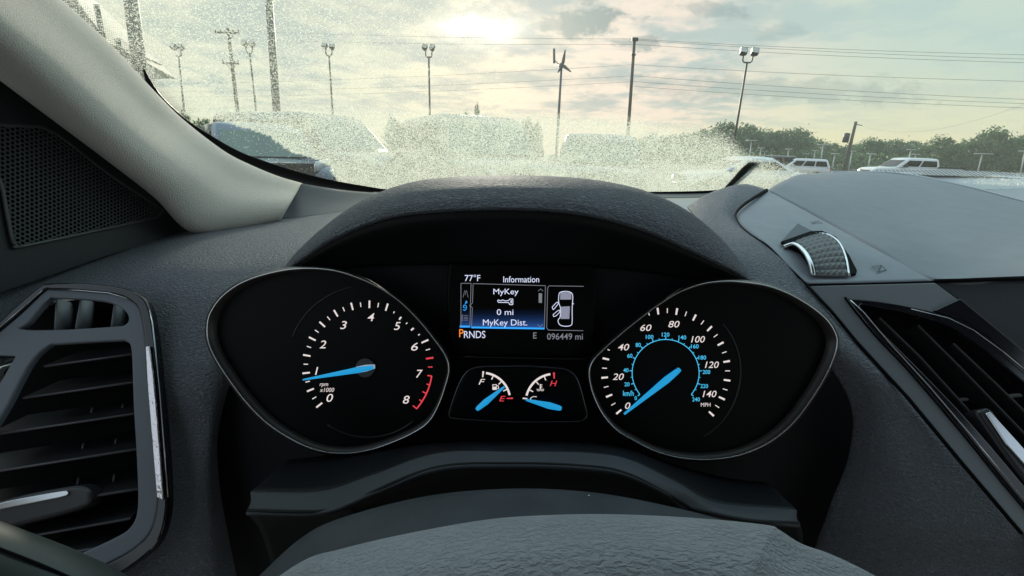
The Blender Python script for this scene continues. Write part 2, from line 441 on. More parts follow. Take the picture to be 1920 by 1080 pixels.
wsb = thing('windshield', glass_pt(0, 0), 'large sloping windshield spotted with dew above the dashboard', 'windshield')
NXg, NSg = 330, 170
gm = MB(); rows = []
for i in range(NSg + 1):
    s = (i / NSg) ** 1.5 * WS - .012
    rows.append([glass_pt(WX0 + (WX1 - WX0) * j / NXg, s) for j in range(NXg + 1)])
gm.grid(rows); gme = gm.mesh('glass')
at = gme.attributes.new('dew', 'FLOAT', 'POINT')
vals = []
for v_ in gme.vertices:
    dcam = (M3.transposed() @ (v_.co - CAM)).z
    vals.append(dew(*proj(v_.co)) if dcam < -.05 else .2)
at.data.foreach_set('value', vals)
GL = bpy.data.materials.new('dewy_glass'); GL.use_nodes = True; t = NT(GL.node_tree); GL.node_tree.nodes.remove(GL.node_tree.nodes['Principled BSDF'])
go = GL.node_tree.nodes['Material Output']
tc_ = t.n('ShaderNodeTexCoord'); atn = t.n('ShaderNodeAttribute', attribute_name='dew')
vo = t.n('ShaderNodeTexVoronoi'); vo.inputs['Scale'].default_value = 900; t.l(tc_.outputs['Object'], vo.inputs['Vector'])
sepc = t.n('ShaderNodeSeparateColor'); t.l(vo.outputs['Color'], sepc.inputs[0])
big = t.m('ADD', t.m('MULTIPLY', t.noise(tc_.outputs['Object'], 26, 4), .6), t.m('MULTIPLY', t.noise(tc_.outputs['Object'], 6, 3, .6, 1.5), .4))
cov = t.m('MULTIPLY', atn.outputs['Fac'], t.m('ADD', .35, t.m('MULTIPLY', big, 1.3)))
drop = t.m('LESS_THAN', sepc.outputs[0], cov)
tr = t.n('ShaderNodeBsdfTransparent'); tr.inputs[0].default_value = (.97, .985, .97, 1)
tl = t.n('ShaderNodeBsdfTranslucent'); t.l(t.mix(sepc.outputs[1], (.42, .42, .34), (.68, .67, .54)), tl.inputs[0])
film = t.n('ShaderNodeMixShader'); t.l(t.m('MULTIPLY_ADD', atn.outputs['Fac'],   .30, .035), film.inputs[0])
t.l(tr.outputs[0], film.inputs[1]); t.l(tl.outputs[0], film.inputs[2])
mx = t.n('ShaderNodeMixShader'); t.l(t.m('MULTIPLY', drop, .84), mx.inputs[0]); t.l(film.outputs[0], mx.inputs[1]); t.l(tl.outputs[0], mx.inputs[2])
t.l(mx.outputs[0], go.inputs[0])
link('glass', gme, GL, wsb)
# black band along the left and lower edge of the glass
def glass_hit(px, py, off=-.002):
    r = ray(px, py); lo, hi = .2, 3.0
    def f(tt):
        p = CAM + r * tt; x = p.x
        # height of glass under this y
        yb = 1.08 - .10 * x * x; s = (yb - p.y) / .85
        return p.z - (CAM.z - .0906 + .53 * s - .02 * x * x + .05 * s * s)
    for _ in range(50):
        mid = (lo + hi) / 2
        if f(mid) < 0: lo = mid
        else: hi = mid
    return CAM + r * (lo + off)
fin = [(270, 128), (300, 176), (348, 222), (400, 256), (450, 284), (500, 303), (560, 322), (620, 337), (680, 348), (740, 356), (860, 359), (1000, 359), (1270, 359), (1420, 352)]
fout = [(268, 130), (285, 190), (335, 240), (395, 283), (440, 310), (490, 330), (560, 351), (620, 362), (680, 370), (740, 374), (860, 366), (1000, 365), (1270, 364), (1420, 360)]
a = curve_pts([(*p, 0) for p in fin], 8); b = curve_pts([(*p, 0) for p in fout], 8)
fb = MB().grid([[glass_hit(p.x, p.y) for p in a], [glass_hit(p.x, p.y) for p in b]])
o = link('edge_band', fb.mesh('edge_band'), FRIT, wsb)
o.modifiers.new('thick', 'SOLIDIFY').thickness = .001
# dotted fade of the black band up the pillar
dm = MB()
for i in range(120):
    f_ = i / 119; cx, cy = 108 + (348 - 108) * f_, 0
    cy = lerp_path([(108, -8), (200, 72), (300, 177), (348, 222)], cx)
    for k in range(7):
        px, py = cx + 3.4 * k + 2 - (i % 2) * 1.5, cy - 2.6 * k - 1 + (i % 2) * 1.2
        p = glass_hit(px, py); q = glass_hit(px + 1.25 - .13 * k, py); r_ = (q - p).length
        up_ = Vector((0, -.85, .53)).normalized()
        dm.add([p + Vector((math.cos(h), 0, 0)) * r_ + up_ * math.sin(h) * r_ for h in [j * math.pi / 3 for j in range(6)]], [tuple(range(6))])
link('dot_matrix', dm.mesh('dot_matrix'), FRIT, wsb)

# dark tip of the wiper lying on the outside of the glass
wt_ = thing('wiper', glass_hit(1385, 325, .01), 'dark tapered wiper tip at the foot of the windshield right of the hood', 'wiper')
wp = [(1420, 304), (1404, 303), (1391, 313), (1373, 334), (1352, 357), (1364, 357), (1382, 340), (1397, 327), (1408, 315)]
mb = MB(); fr_ = [glass_hit(x, y, .003) for x, y in wp]; bk_ = [glass_hit(x, y, .014) for x, y in wp]; k = len(wp)
mb.add(fr_ + bk_, [tuple(range(k)), tuple(range(2 * k - 1, k - 1, -1))] + [(i, i + k, (i + 1) % k + k, (i + 1) % k) for i in range(k)])
link('wiper_arm', mb.mesh('wiper_arm', False), mat('wiper_rubber', (.03, .038, .042), .6), wt_)
# ------------------------------------------------------------------ unseen rest of the cabin, added to block light from above and behind
cab_ = MB(); z0 = CAM.z
topl = [glass_pt(-.64 + 1.72 * k / 12, .86) for k in range(13)]
rows_ = [[p + Vector((0, 0, .004)) for p in topl]]
for yy, zz in ((.05, .50), (-.5, .53), (-1.2, .50), (-1.9, .40)): rows_.append([Vector((-.64 + 1.72 * k / 12, yy, z0 + zz - .10 * abs(k / 6 - 1) ** 3)) for k in range(13)])
cab_.grid(rows_)
rb_ = rows_[-1]; cab_.grid([rb_, [Vector((p.x, -2.15, z0 + .14)) for p in rb_]][0:1] + [[Vector((p.x, -2.0, z0 + .30)) for p in rb_]])
cab_.grid([[Vector((x, -2.3, z0 - .1)) for x in (-.75, 1.25)], [Vector((x, -2.35, z0 - .9)) for x in (-.75, 1.25)]])
for x in (-.70, 1.2): cab_.grid([[Vector((x + (.04 if x < 0 else -.04), y, z0 - .14)) for y in (.22, -2.3)], [Vector((x, y, z0 - .95)) for y in (.22, -2.3)]])
for xs in (-.27, .50):
    cab_.grid([[Vector((xs + .50 * k / 6, yy - .05 * math.sin(math.pi * k / 6), zz)) for k in range(7)] for yy, zz in ((-.30, z0 - .75), (-.42, z0 - .3), (-.52, z0 + .0))])
    cab_.grid([[Vector((xs + .13 + .24 * k / 6, yy, zz)) for k in range(7)] for yy, zz in ((-.50, z0 + .02), (-.50, z0 + .2))])
cab_.grid([[Vector((x, .5, z0 - .95)) for x in (-.75, 1.25)], [Vector((x, -2.3, z0 - .95)) for x in (-.75, 1.25)]])
CABM = mat('cabin_trim', (.22, .22, .21), .9, spec=.1)
o = link('cabin_shell', cab_.mesh('cabin_shell'), CABM); tag(o, kind='structure'); o.modifiers.new('thick', 'SOLIDIFY').thickness = .02
# ------------------------------------------------------------------ pillar trim
Wd = [(60, -50, .40), (112, 0, .43), (200, 80, .475), (300, 185, .54), (350, 232, .585), (420, 285, .64), (470, 311, .70), (520, 331, .76), (566, 344, .83)]
Dd = [(-150, 40, .34), (-75, 95, .36), (0, 150, .385), (100, 225, .425), (200, 300, .47), (290, 370, .52), (358, 434, .575), (440, 432, .65), (526, 414, .74)]
def mixr(f, bulge):
    o_ = []
    for a_, b_ in zip(Wd, Dd):
        d_ = a_[2] + (b_[2] - a_[2]) * f
        o_.append((a_[0] + (b_[0] - a_[0]) * f, a_[1] + (b_[1] - a_[1]) * f, d_ - bulge))
    return o_
pillar = thing('pillar_trim', W(300, 300, .6), 'pale grey fabric covered pillar left of the windshield', 'pillar trim')
back = [(p[0] + 4, p[1] + 4, p[2] + .05) for p in Wd]
back2 = [(p[0] + 6, p[1] - 6, p[2] + .05) for p in Dd]
sheet('fabric_cover', [back, Wd, mixr(.22, .022), mixr(.5, .040), mixr(.78, .030), Dd, back2], PILLAR, pillar, 10, 8, .002)
# raised fold line at its foot
# ------------------------------------------------------------------ door corner with speaker
door = thing('door_panel', W(100, 450, .45), 'dark corner of the driver door panel with a perforated speaker', 'door panel')
dpl = Pl(W(0, 160, .41), W(350, 436, .60), W(0, 540, .41))
mb = MB(); plate(mb, dpl, [[(-160, 20), (0, 147), (100, 222), (200, 297), (290, 367), (362, 436), (200, 482), (0, 552), (-160, 610)]], .02, .002)
link('panel', mb.mesh('panel', False), DOORP, door)
gol = [(-60, 232), (0, 235), (66, 238), (90, 246), (120, 265), (200, 327), (292, 388), (299, 397), (292, 405), (262, 414), (42, 461), (26, 460), (18, 448), (8, 400), (-10, 330), (-60, 330)]
gol_s = [(p.x, p.y) for p in curve_pts([(*q, 0) for q in gol], 4, True)]
mb = MB(); plate(mb, dpl, [gol_s], .006, .0015, .003)
sg = link('speaker_grille', mb.mesh('speaker_grille', False), GRILLE, door)
set_uv(sg, lambda p: ((p - dpl.o).dot(dpl.u), (p - dpl.o).dot(dpl.v)))
mb = MB(); mb.tube([dpl.at(x, y, .003) for x, y in gol_s], .0016, 8, True)
link('grille_rim', mb.mesh('grille_rim'), mat('rim_grey', (.06, .07, .07), .35), door)

# ------------------------------------------------------------------ dashboard
dash = thing('dashboard', W(960, 450, .6), 'charcoal grained dashboard with an arched hood over the instruments', 'dashboard')
C1 = [[(-150, 602, .37), (0, 548, .42), (180, 485, .50), (358, 432, .60), (525, 412, .74), (665, 395, .80)],
      [(-150, 660, .37), (0, 590, .41), (170, 530, .44), (340, 480, .48), (490, 455, .53), (610, 432, .57)],
      [(-150, 720, .37), (0, 640, .40), (180, 580, .41), (340, 545, .42), (450, 530, .43), (552, 503, .44)],
      [(-150, 800, .365), (0, 760, .385), (200, 730, .385), (340, 690, .383), (400, 660, .387), (480, 600, .40)],
      [(-150, 900, .36), (0, 880, .375), (200, 860, .375), (340, 830, .373), (390, 800, .376), (417, 770, .388)],
      [(-150, 1000, .355), (0, 980, .36), (200, 960, .36), (330, 950, .362), (385, 935, .366), (411, 900, .38)],
      [(-150, 1160, .335), (0, 1150, .34), (200, 1150, .345), (330, 1140, .35), (400, 1130, .357), (450, 1110, .38)]]
lpad = sheet('left_pad', C1, LEATHER, dash, 14, 16, .004)
HOLE = [(-150, 700), (0, 632), (60, 590), (110, 550), (240, 565), (278, 640), (292, 800), (298, 940), (250, 1020), (100, 1090), (-150, 1140)]
bm = bmesh.new(); bm.from_mesh(lpad.data)
bmesh.ops.delete(bm, geom=[f for f in bm.faces if inpoly(*proj(f.calc_center_median()), HOLE)], context='FACES')
bm.to_mesh(lpad.data); bm.free()
C2 = [[(1288, 387, .62), (1330, 362, .64), (1392, 345, .68), (1441, 356, .68)],
      [(1312, 412, .50), (1340, 405, .53), (1362, 399, .55), (1379, 403, .56)],
      [(1352, 465, .42), (1390, 462, .44), (1420, 458, .455), (1440, 460, .46)],
      [(1395, 530, .40), (1440, 530, .405), (1480, 530, .41), (1512, 534, .413)],
      [(1500, 620, .375), (1540, 620, .375), (1578, 625, .378), (1603, 640, .38)],
      [(1590, 745, .372), (1640, 740, .362), (1675, 737, .358), (1700, 745, .358)],
      [(1592, 850, .372), (1670, 850, .352), (1750, 850, .345), (1802, 865, .342)],
      [(1552, 960, .372), (1680, 980, .345), (1800, 985, .335), (1912, 997, .333)],
      [(1510, 1110, .37), (1680, 1120, .34), (1850, 1120, .33), (2020, 1120, .325)],
      [(1480, 1500, .32), (1700, 1500, .30), (1900, 1500, .29), (2080, 1500, .28)]]
sheet('right_pad', C2, LEATHER, dash, 10, 12, .004)
# arched hood
top = [(536, 508), (560, 478), (600, 440), (650, 402), (700, 374), (770, 351), (850, 341), (950, 338), (1060, 341), (1150, 352), (1225, 372), (1290, 405), (1345, 450), (1385, 497), (1404, 528)]
low = [(536, 512), (572, 487), (620, 455), (680, 427), (740, 409), (800, 401), (860, 397), (955, 395), (1055, 400), (1140, 415), (1215, 438), (1275, 464), (1335, 492), (1375, 512), (1404, 531)]
cav = [(538, 516), (585, 508), (635, 503), (690, 500), (750, 498), (805, 497), (860, 497), (955, 497), (1055, 499), (1140, 504), (1215, 512), (1275, 520), (1335, 527), (1375, 530), (1402, 534)]
n_ = len(top)
def arch(i, a_, b_): s_ = math.sin(math.pi * i / (n_ - 1)) ** .7; return a_ + (b_ - a_) * s_
hood = [[(p[0] + (960 - p[0]) * .02, p[1] + 45 * math.sin(math.pi * i / (n_ - 1)) + 6, arch(i, .45, .52)) for i, p in enumerate(top)],
        [(p[0] + (960 - p[0]) * .005, p[1] + 3, arch(i, .425, .44)) for i, p in enumerate(top)],
        [(*p, arch(i, .405, .395)) for i, p in enumerate(top)],
        [(p[0] * .72 + q[0] * .28, p[1] * .72 + q[1] * .28, arch(i, .395, .362)) for i, (p, q) in enumerate(zip(top, low))],
        [(p[0] * .35 + q[0] * .65, p[1] * .35 + q[1] * .65, arch(i, .39, .343)) for i, (p, q) in enumerate(zip(top, low))],
        [(*q, arch(i, .388, .336)) for i, q in enumerate(low)]]
sheet('instrument_hood', hood, LEATHERH, dash, 8, 8, .003)
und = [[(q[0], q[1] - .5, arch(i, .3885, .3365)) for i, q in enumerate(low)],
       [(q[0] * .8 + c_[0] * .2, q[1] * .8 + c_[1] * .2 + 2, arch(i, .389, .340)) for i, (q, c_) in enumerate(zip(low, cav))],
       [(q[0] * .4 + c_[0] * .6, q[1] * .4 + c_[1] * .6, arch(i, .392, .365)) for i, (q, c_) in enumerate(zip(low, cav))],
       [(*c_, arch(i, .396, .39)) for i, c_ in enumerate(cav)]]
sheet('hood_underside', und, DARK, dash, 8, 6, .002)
# top of the dash out to the foot of the windshield
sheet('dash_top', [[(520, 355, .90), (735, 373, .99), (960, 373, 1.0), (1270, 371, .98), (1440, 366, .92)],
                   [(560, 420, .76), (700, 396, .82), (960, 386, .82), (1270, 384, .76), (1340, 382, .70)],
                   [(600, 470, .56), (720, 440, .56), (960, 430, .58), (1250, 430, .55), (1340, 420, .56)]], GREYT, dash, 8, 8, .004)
sheet('rear_ledge', [[(700, 360, 1.02), (960, 362, 1.04), (1270, 360, 1.03), (1430, 352, .97)],
                     [(700, 376, .985), (960, 373, .985), (1270, 372, .965), (1430, 364, .92)]], mat('ledge_plastic', (.10, .12, .15), .5), dash, 8, 4, .002)
sheet('side_defroster_panel', [[(562, 343, .835), (600, 350, .87), (660, 358, .93), (745, 364, .985)],
                              [(540, 372, .80), (590, 378, .83), (650, 380, .87), (715, 376, .92)],
                              [(523, 414, .742), (575, 408, .76), (640, 401, .80), (690, 392, .84)]], mat('slate_plastic', (.045, .055, .075), .5), dash, 8, 6, .003)
# hard grey panel right of the hood
C3 = [[(1441, 357, .672), (1446, 360, .672), (1452, 363, .672)],
      [(1380, 404, .553), (1480, 392, .572), (1541, 412, .57)],
      [(1441, 462, .458), (1530, 455, .477), (1640, 466, .475)],
      [(1513, 533, .411), (1620, 531, .418), (1750, 527, .42)]]
sheet('switch_panel', C3, GREY, dash, 12, 12, .003)
C4 = [[(1440, 356, .674), (1545, 414, .571), (1645, 468, .476), (1752, 527, .42), (1990, 518, .39)],
      [(1470, 339, .74), (1590, 368, .67), (1710, 420, .57), (1830, 462, .49), (2010, 478, .44)],
      [(1502, 327, .86), (1600, 321, .86), (1700, 327, .83), (1800, 347, .78), (1980, 394, .70)],
      [(1510, 345, .95), (1610, 335, .95), (1710, 341, .92), (1800, 361, .87), (1970, 410, .80)]]
sheet('upper_pad', C4, mat('upper_pad_shaded', (.150, .162, .192), .5, spec=.5, mottle=.07, bump=('fine', 900, .2, .0004)), dash, 12, 10, .003, ext=.55)  # darker plastic: shade on the driver-facing slope put into the colour
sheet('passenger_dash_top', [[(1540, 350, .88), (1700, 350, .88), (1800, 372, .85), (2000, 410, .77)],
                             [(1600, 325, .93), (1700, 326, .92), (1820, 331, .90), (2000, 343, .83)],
                             [(1600, 322, .965), (1700, 322, .96), (1820, 326, .94), (2000, 336, .87)]], mat('dash_top_lit', (.42, .45, .48), .55, spec=.5), dash, 8, 6, .003, ext=.4)  # paler plastic: the light this top catches is in its colour
gr = sheet('defroster_grille', [[(1625, 324.5, .925), (1720, 328, .905), (1840, 331, .89), (2000, 340, .84)],
                                [(1640, 318.5, .97), (1730, 318.5, .965), (1840, 321, .945), (2000, 329, .88)]], DEFROST, dash, 8, 4, 0, .4)
set_uv(gr, lambda p: (p.x, p.y))
C7 = [[(1753, 530, .418), (1850, 527, .405), (2010, 522, .385)],
      [(1797, 562, .41), (1870, 580, .40), (2010, 600, .38)],
      [(1928, 668, .39), (1960, 690, .385), (2010, 720, .375)],
      [(2095, 830, .362), (2110, 850, .36), (2150, 880, .355)],
      [(2095, 1190, .312), (2110, 1200, .311), (2150, 1230, .308)],
      [(2060, 1700, .25), (2080, 1700, .25), (2120, 1700, .25)]]
sheet('passenger_fascia', C7, mat('slate_fascia', (.06, .07, .09), .5, bump=('fine', 1100, .1, .0002)), dash, 8, 8, .003, ext=.6)
rg = MB(); rg.tube(curve_pts([W(x, y, d) for x, y, d in [(1560, 322.2, .858), (1640, 322.5, .848), (1700, 327, .828), (1800, 347, .778), (1880, 367, .74), (1980, 394, .698)]], 6), .0016, 6)
link('ridge_highlight', rg.mesh('ridge_highlight'), mat('ridge_highlight_grey', (.55, .58, .60), .5), dash)  # pale tube paints the highlight along the pad's ridge
# dark gaps between panels
gp = MB()
gp.tube([W(x, y, d) for x, y, d in [(1513, 534, .411), (1560, 533, .413), (1620, 532, .416), (1700, 530, .418), (1752, 528, .418)]], .0011, 6)
gp.tube([W(x, y, d) for x, y, d in [(1752, 527, .417), (1800, 526, .41), (1850, 524, .403), (1990, 519, .388)]], .0022, 6)
gp.tube(curve_pts([W(x, y, d) for x, y, d in [(1437, 357, .668), (1412, 372, .61), (1392, 386, .575), (1381, 398, .552), (1380, 408, .535), (1388, 422, .51), (1408, 440, .48), (1441, 462, .455), (1478, 500, .43), (1513, 534, .409)]], 6), [.003 - .0022 * min(1, i / 26) for i in range(55)], 6)
gp.tube([W(x, y, d) for x, y, d in [(1513, 535, .409), (1560, 585, .392), (1605, 640, .376), (1652, 692, .366), (1702, 746, .354), (1802, 867, .338), (1915, 1000, .329)]], .0014, 6)
link('panel_gaps', gp.mesh('panel_gaps'), SEAM, dash)
# switch symbols printed on the panel
spl = Pl(W(1441, 462, .4575), W(1640, 466, .4735), W(1513, 533, .4105))
ic = MB()
ipts = lambda L, ox, oy, k: [(ox + x / k, oy + y / k) for x, y in L]
z2 = lambda L: ipts(L, 1440, 400, 7.71)
pathline(ic, spl, z2([(1470, 810), (1610, 790), (1560, 890), (1680, 860)]), 1.3, .0035); pathline(ic, spl, z2([(1470, 810), (1560, 890)]), 1, .0035); pathline(ic, spl, z2([(1610, 790), (1680, 860)]), 1, .0035)
pathline(ic, spl, z2([(1540, 820), (1610, 870)]), 1, .0035)
ic2 = MB()
pathline(ic2, spl, z2([(580, 175), (700, 150), (765, 178), (690, 190), (610, 195)]), 1.2, .0035); pathline(ic2, spl, z2([(610, 165), (680, 195)]), 1.2, .0035); pathline(ic2, spl, z2([(610, 190), (720, 160)]), 1.2, .0035)
INK = mat('symbol_ink', (.015, .017, .02), .6)
link('switch_symbol', ic.mesh('switch_symbol', False), INK, dash); link('switch_symbol', ic2.mesh('switch_symbol', False), INK, dash)
# thumbwheel; flat dark plates paint the shade in its pocket and slot
pk = MB()
poly(pk, spl, z2([(170, 440), (415, 170), (640, 285), (540, 330), (240, 490)]), .0022)
link('pocket_shade', pk.mesh('pocket_shade', False), mat('pocket_shade_grey', (.075, .085, .10), .5), dash)
pk = MB()
plate(pk, spl, [z2([(175, 440), (600, 290), (760, 285), (960, 370), (1150, 640), (1262, 860), (1250, 912), (690, 912), (620, 830), (470, 600), (240, 485)])], .003, .0003, .0032)
link('slot_shade', pk.mesh('slot_shade', False), SEAM, dash)
def spd(px, py, b): return (px, py, -(M3.transposed() @ (spl.at(px, py) - CAM)).z - b)
wr = patch([[spd(1471, 463, .002), spd(1500, 448, .002), spd(1531, 437, .002)],
            [spd(1490, 457, .012), spd(1522, 446, .012), spd(1553, 440, .012)],
            [spd(1509, 470, .018), spd(1540, 460, .018), spd(1572, 455, .018)],
            [spd(1521, 491, .0155), spd(1553, 485, .0155), spd(1584, 483, .0155)],
            [spd(1526, 517, .0045), spd(1558, 518, .0045), spd(1592, 518, .0045)]], 24, 20)
kn = MB(); nr, nc = len(wr), len(wr[0]); kr = []
for i in range(nr):
    row = []
    for j in range(nc):
        p = wr[i][j]; ii, jj = min(i, nr - 2), min(j, nc - 2)
        nn = (wr[ii][jj + 1] - wr[ii][jj]).cross(wr[ii + 1][jj] - wr[ii][jj]).normalized()
        if nn.dot(CAM - p) < 0: nn = -nn
        fu = (j / (nc - 1) * 6) % 1; fv = (i / (nr - 1) * 11) % 1
        hgt = .0019 * (1 - max(abs(fu - .5), abs(fv - .5)) * 2) if .06 < j / (nc - 1) < .94 else 0
        row.append(p + nn * hgt)
    kr.append(row)
kn.grid(kr)
tw = link('thumbwheel', kn.mesh('thumbwheel', False), mat('knurled_rubber', (.05, .055, .063), .3, spec=.6), dash)
for side, c_ in ((0, [spd(1470, 463, .003), spd(1489, 458, .013), spd(1507, 471, .0192), spd(1519, 492, .0165), spd(1525, 517, .0055)]), (1, [spd(1532, 437, .003), spd(1555, 441, .0125), spd(1574, 456, .0185), spd(1586, 484, .016), spd(1592, 518, .005)])):
    mb = MB(); mb.tube(curve_pts([W(*p) for p in c_], 6), .0021 if side == 0 else .0011, 8)
    link('wheel_rim', mb.mesh('wheel_rim'), CHROME, tw)

# ------------------------------------------------------------------ left air vent
vl = Pl(W(310, 800, .366), W(0, 800, .366), W(150, 540, .402))
vent = thing('air_vent', vl.at(150, 800), 'left air vent in a grey frame beside the tachometer with five slats', 'air vent')
sm = lambda L, n=4: [(p.x, p.y) for p in curve_pts([(*q, 0) for q in L], n, True)]
outer = [(-120, 720), (0, 617), (40, 580), (85, 542), (105, 535), (160, 534), (230, 541), (268, 554), (288, 578), (300, 640), (308, 720), (316, 800), (323, 900), (322, 960), (308, 1010), (275, 1045), (215, 1085), (100, 1150), (-120, 1200)]
gin = [(-120, 735), (0, 630), (45, 592), (92, 548), (110, 545), (160, 547), (225, 554), (255, 566), (272, 586), (281, 640), (287, 720), (296, 800), (304, 900), (303, 950), (290, 995), (255, 1030), (195, 1062), (100, 1110), (-120, 1160)]
mb = MB(); plate(mb, vl, [sm(outer), sm(gin)], .008, .0015, .006)
link('gloss_surround', mb.mesh('gloss_surround', False), GLOSS, vent)
h1 = [(48, 619), (62, 606), (98, 562), (104, 561), (170, 564), (215, 571), (240, 585), (247, 601), (240, 610), (225, 613), (130, 619)]
h2 = [(96, 652), (120, 647), (225, 641), (243, 643), (252, 660), (256, 760), (262, 860), (264, 950), (252, 985), (225, 1005), (160, 1035), (60, 1075), (-110, 1130), (-110, 930), (0, 800), (60, 690)]
h3 = [(-110, 660), (-20, 662), (38, 664), (44, 668), (0, 745), (-110, 900)]
mb = MB(); plate(mb, vl, [sm(gin), sm(h1, 3), sm(h2, 3), h3], .006, .0018, .004)
link('grey_frame', mb.mesh('grey_frame', False), VENTG, vent)
mb = MB(); plate(mb, vl, [[(-140, 560), (330, 520), (330, 1100), (-140, 1180)]], .004, .0005, -.035)
link('duct', mb.mesh('duct', False), SEAM, vent)
def slat(mb, pl, p, q, depth, off, droop, th=.0016):
    a_, b_ = pl.at(*p, off), pl.at(*q, off); t_ = (b_ - a_).normalized(); back_ = -pl.n * depth - pl.v * droop
    upv = t_.cross(back_).normalized()
    if upv.dot(pl.v) < 0: upv = -upv
    for (o1, s1) in ((0, 1),):
        mb.grid([[a_ + back_ - upv * th, b_ + back_ - upv * th], [a_ - upv * th, b_ - upv * th], [a_ - upv * th * .3 + pl.n * th * .8, b_ - upv * th * .3 + pl.n * th * .8], [a_ + upv * th * .6, b_ + upv * th * .6], [a_ + back_ + upv * th, b_ + back_ + upv * th]])
    return mb
SLAT = mat('slat_plastic', (.006, .006, .008), .5, spec=.3); SLAT_HI = mat('slat_highlight_grey', (.07, .065, .08), .45)  # paler edge tubes paint the light caught along each slat
for p, q in (((78, 686), (247, 663)), ((38, 746), (250, 716)), ((-30, 817), (254, 775)), ((-110, 900), (258, 842)), ((-110, 975), (262, 917)), ((-110, 1035), (240, 974)), ((60, 1048), (240, 1020))):
    mb = MB(); slat(mb, vl, p, q, .026, -.004, .016); sl_ = link('slat', mb.mesh('slat', False), SLAT, vent)
    mb = MB(); mb.tube([vl.at(*p, -.0025), vl.at(*q, -.0025)], .0009, 6); link('slat_highlight', mb.mesh('slat_highlight'), SLAT_HI, sl_)
FIN = mat('fin_plastic', (.16, .175, .19), .55)
for (x0, x1, y1) in ((52, 92, 620), (108, 130, 620), (173, 198, 616)):
    mb = MB()
    a_, b_ = vl.at(x0 + (40 if x0 > 60 else 50), 556, -.003), vl.at(x1 + 6, y1 + 6, -.003)
    c_ = -vl.n * .03 - vl.u * -.012
    mb.grid([[a_, b_], [a_ + c_ * .5 + vl.u * -.003, b_ + c_ * .5 + vl.u * -.003], [a_ + c_, b_ + c_]])
    o = link('vent_fin', mb.mesh('vent_fin'), FIN, vent); o.modifiers.new('thick', 'SOLIDIFY').thickness = .0014
for (x, y) in ((140, 775), (200, 768), (122, 845), (186, 836), (112, 912), (182, 905), (250, 700), (252, 752), (254, 810), (256, 890)):
    mb = MB(); mb.tube([vl.at(x + 2, y - 13, -.016), vl.at(x - 2, y + 10, -.016)], .0012, 5)
    link('rear_fin', mb.mesh('rear_fin'), mat('rear_fin_plastic', (.05, .05, .055), .5) if 'rear_fin_plastic' not in MATS else MATS['rear_fin_plastic'], vent)
mb = MB(); plate(mb, vl, [sm([(-40, 955), (10, 938), (60, 925), (130, 912), (160, 910), (178, 922), (170, 948), (120, 965), (40, 985), (-40, 1005)])], .014, .003, .004)
kb = link('thumb_tab', mb.mesh('thumb_tab', False), mat('tab_plastic', (.02, .02, .026), .4), vent)
mb = MB(); plate(mb, vl, [sm([(11, 948), (14, 941), (60, 931), (128, 919), (138, 920), (136, 928), (90, 938), (24, 951), (13, 953)], 3)], .002, .0006, .0055)
link('tab_inlay', mb.mesh('tab_inlay', False), CHROME, kb)
mb = MB(); plate(mb, vl, [[(287, 653), (294, 652), (301, 700), (307, 760), (313, 830), (321, 935), (309, 930), (303, 860), (296, 780), (291, 720)]], .002, .0006, .0085)
link('metal_strip', mb.mesh('metal_strip', False), SATIN, vent)
mb = MB(); mb.tube([vl.at(x, y, .0062) for x, y in [(290, 585), (296, 610), (302, 660), (310, 730), (318, 830), (326, 930)]], .0005, 6)
mb.tube([vl.at(x, y, .006) for x, y in [(0, 629), (40, 594), (92, 548)]], .0004, 6); mb.tube([vl.at(x, y, .006) for x, y in [(96, 546), (160, 548), (215, 553), (248, 563)]], .0004, 6)
link('bright_edge', mb.mesh('bright_edge'), CHROME, vent)
mb = MB(); mb.grid([[vl.at(x, y, o_) for x, y, o_ in r_] for r_ in ([(-100, 680, -.012), (-20, 672, -.008), (34, 670, -.002)], [(-100, 760, .002), (-30, 720, .002), (10, 698, .001)], [(-100, 860, -.01), (-40, 790, -.008), (2, 728, -.004)])])
o = link('chrome_insert', mb.mesh('chrome_insert'), CHROME, vent); o.modifiers.new('thick', 'SOLIDIFY').thickness = .001

# ------------------------------------------------------------------ right air vent
vr = Pl(W(1513, 534, .412), W(1911, 997, .333), W(1850, 562, .400))
vent2 = thing('air_vent', vr.at(1750, 700), 'right air vent with a glossy black rim below the thumbwheel', 'air vent')
so_ = [(1515, 537), (1600, 535), (1752, 531), (1797, 564), (1925, 672), (2100, 830), (2100, 1200), (1916, 999), (1803, 866), (1704, 746), (1606, 640), (1560, 588)]
hole = [(1585, 564), (1592, 562), (1640, 566), (1700, 576), (1770, 592), (1815, 610), (1880, 655), (1960, 720), (2080, 820), (2080, 1130), (1920, 958), (1800, 812), (1700, 695), (1640, 632)]
mb = MB(); plate(mb, vr, [so_, sm(hole, 3)], .005, .0008, .001)
link('grey_surround', mb.mesh('grey_surround', False), mat('surround_grey', (.17, .19, .215), .45, spec=.5, bump=('fine', 900, .12, .0003)), vent2)
inner = [(1608, 576), (1640, 578), (1700, 590), (1770, 612), (1830, 650), (1890, 700), (1960, 760), (2070, 860), (2070, 1105), (1925, 925), (1815, 795), (1715, 690), (1650, 625)]
hole_in = [(x + (1850 - x) * .004, y) for x, y in hole]
mb = MB(); plate(mb, vr, [sm(hole_in, 3), sm(inner, 3)], .012, .0012, .0032)
link('gloss_rim', mb.mesh('gloss_rim', False), GLOSS, vent2)
mb = MB(); plate(mb, vr, [[(1745, 585), (1793, 563), (1930, 676), (2050, 780), (2050, 812), (1920, 702), (1850, 636), (1800, 603)]], .003, .0008, .0042)
link('gloss_shoulder', mb.mesh('gloss_shoulder', False), GLOSS, vent2)
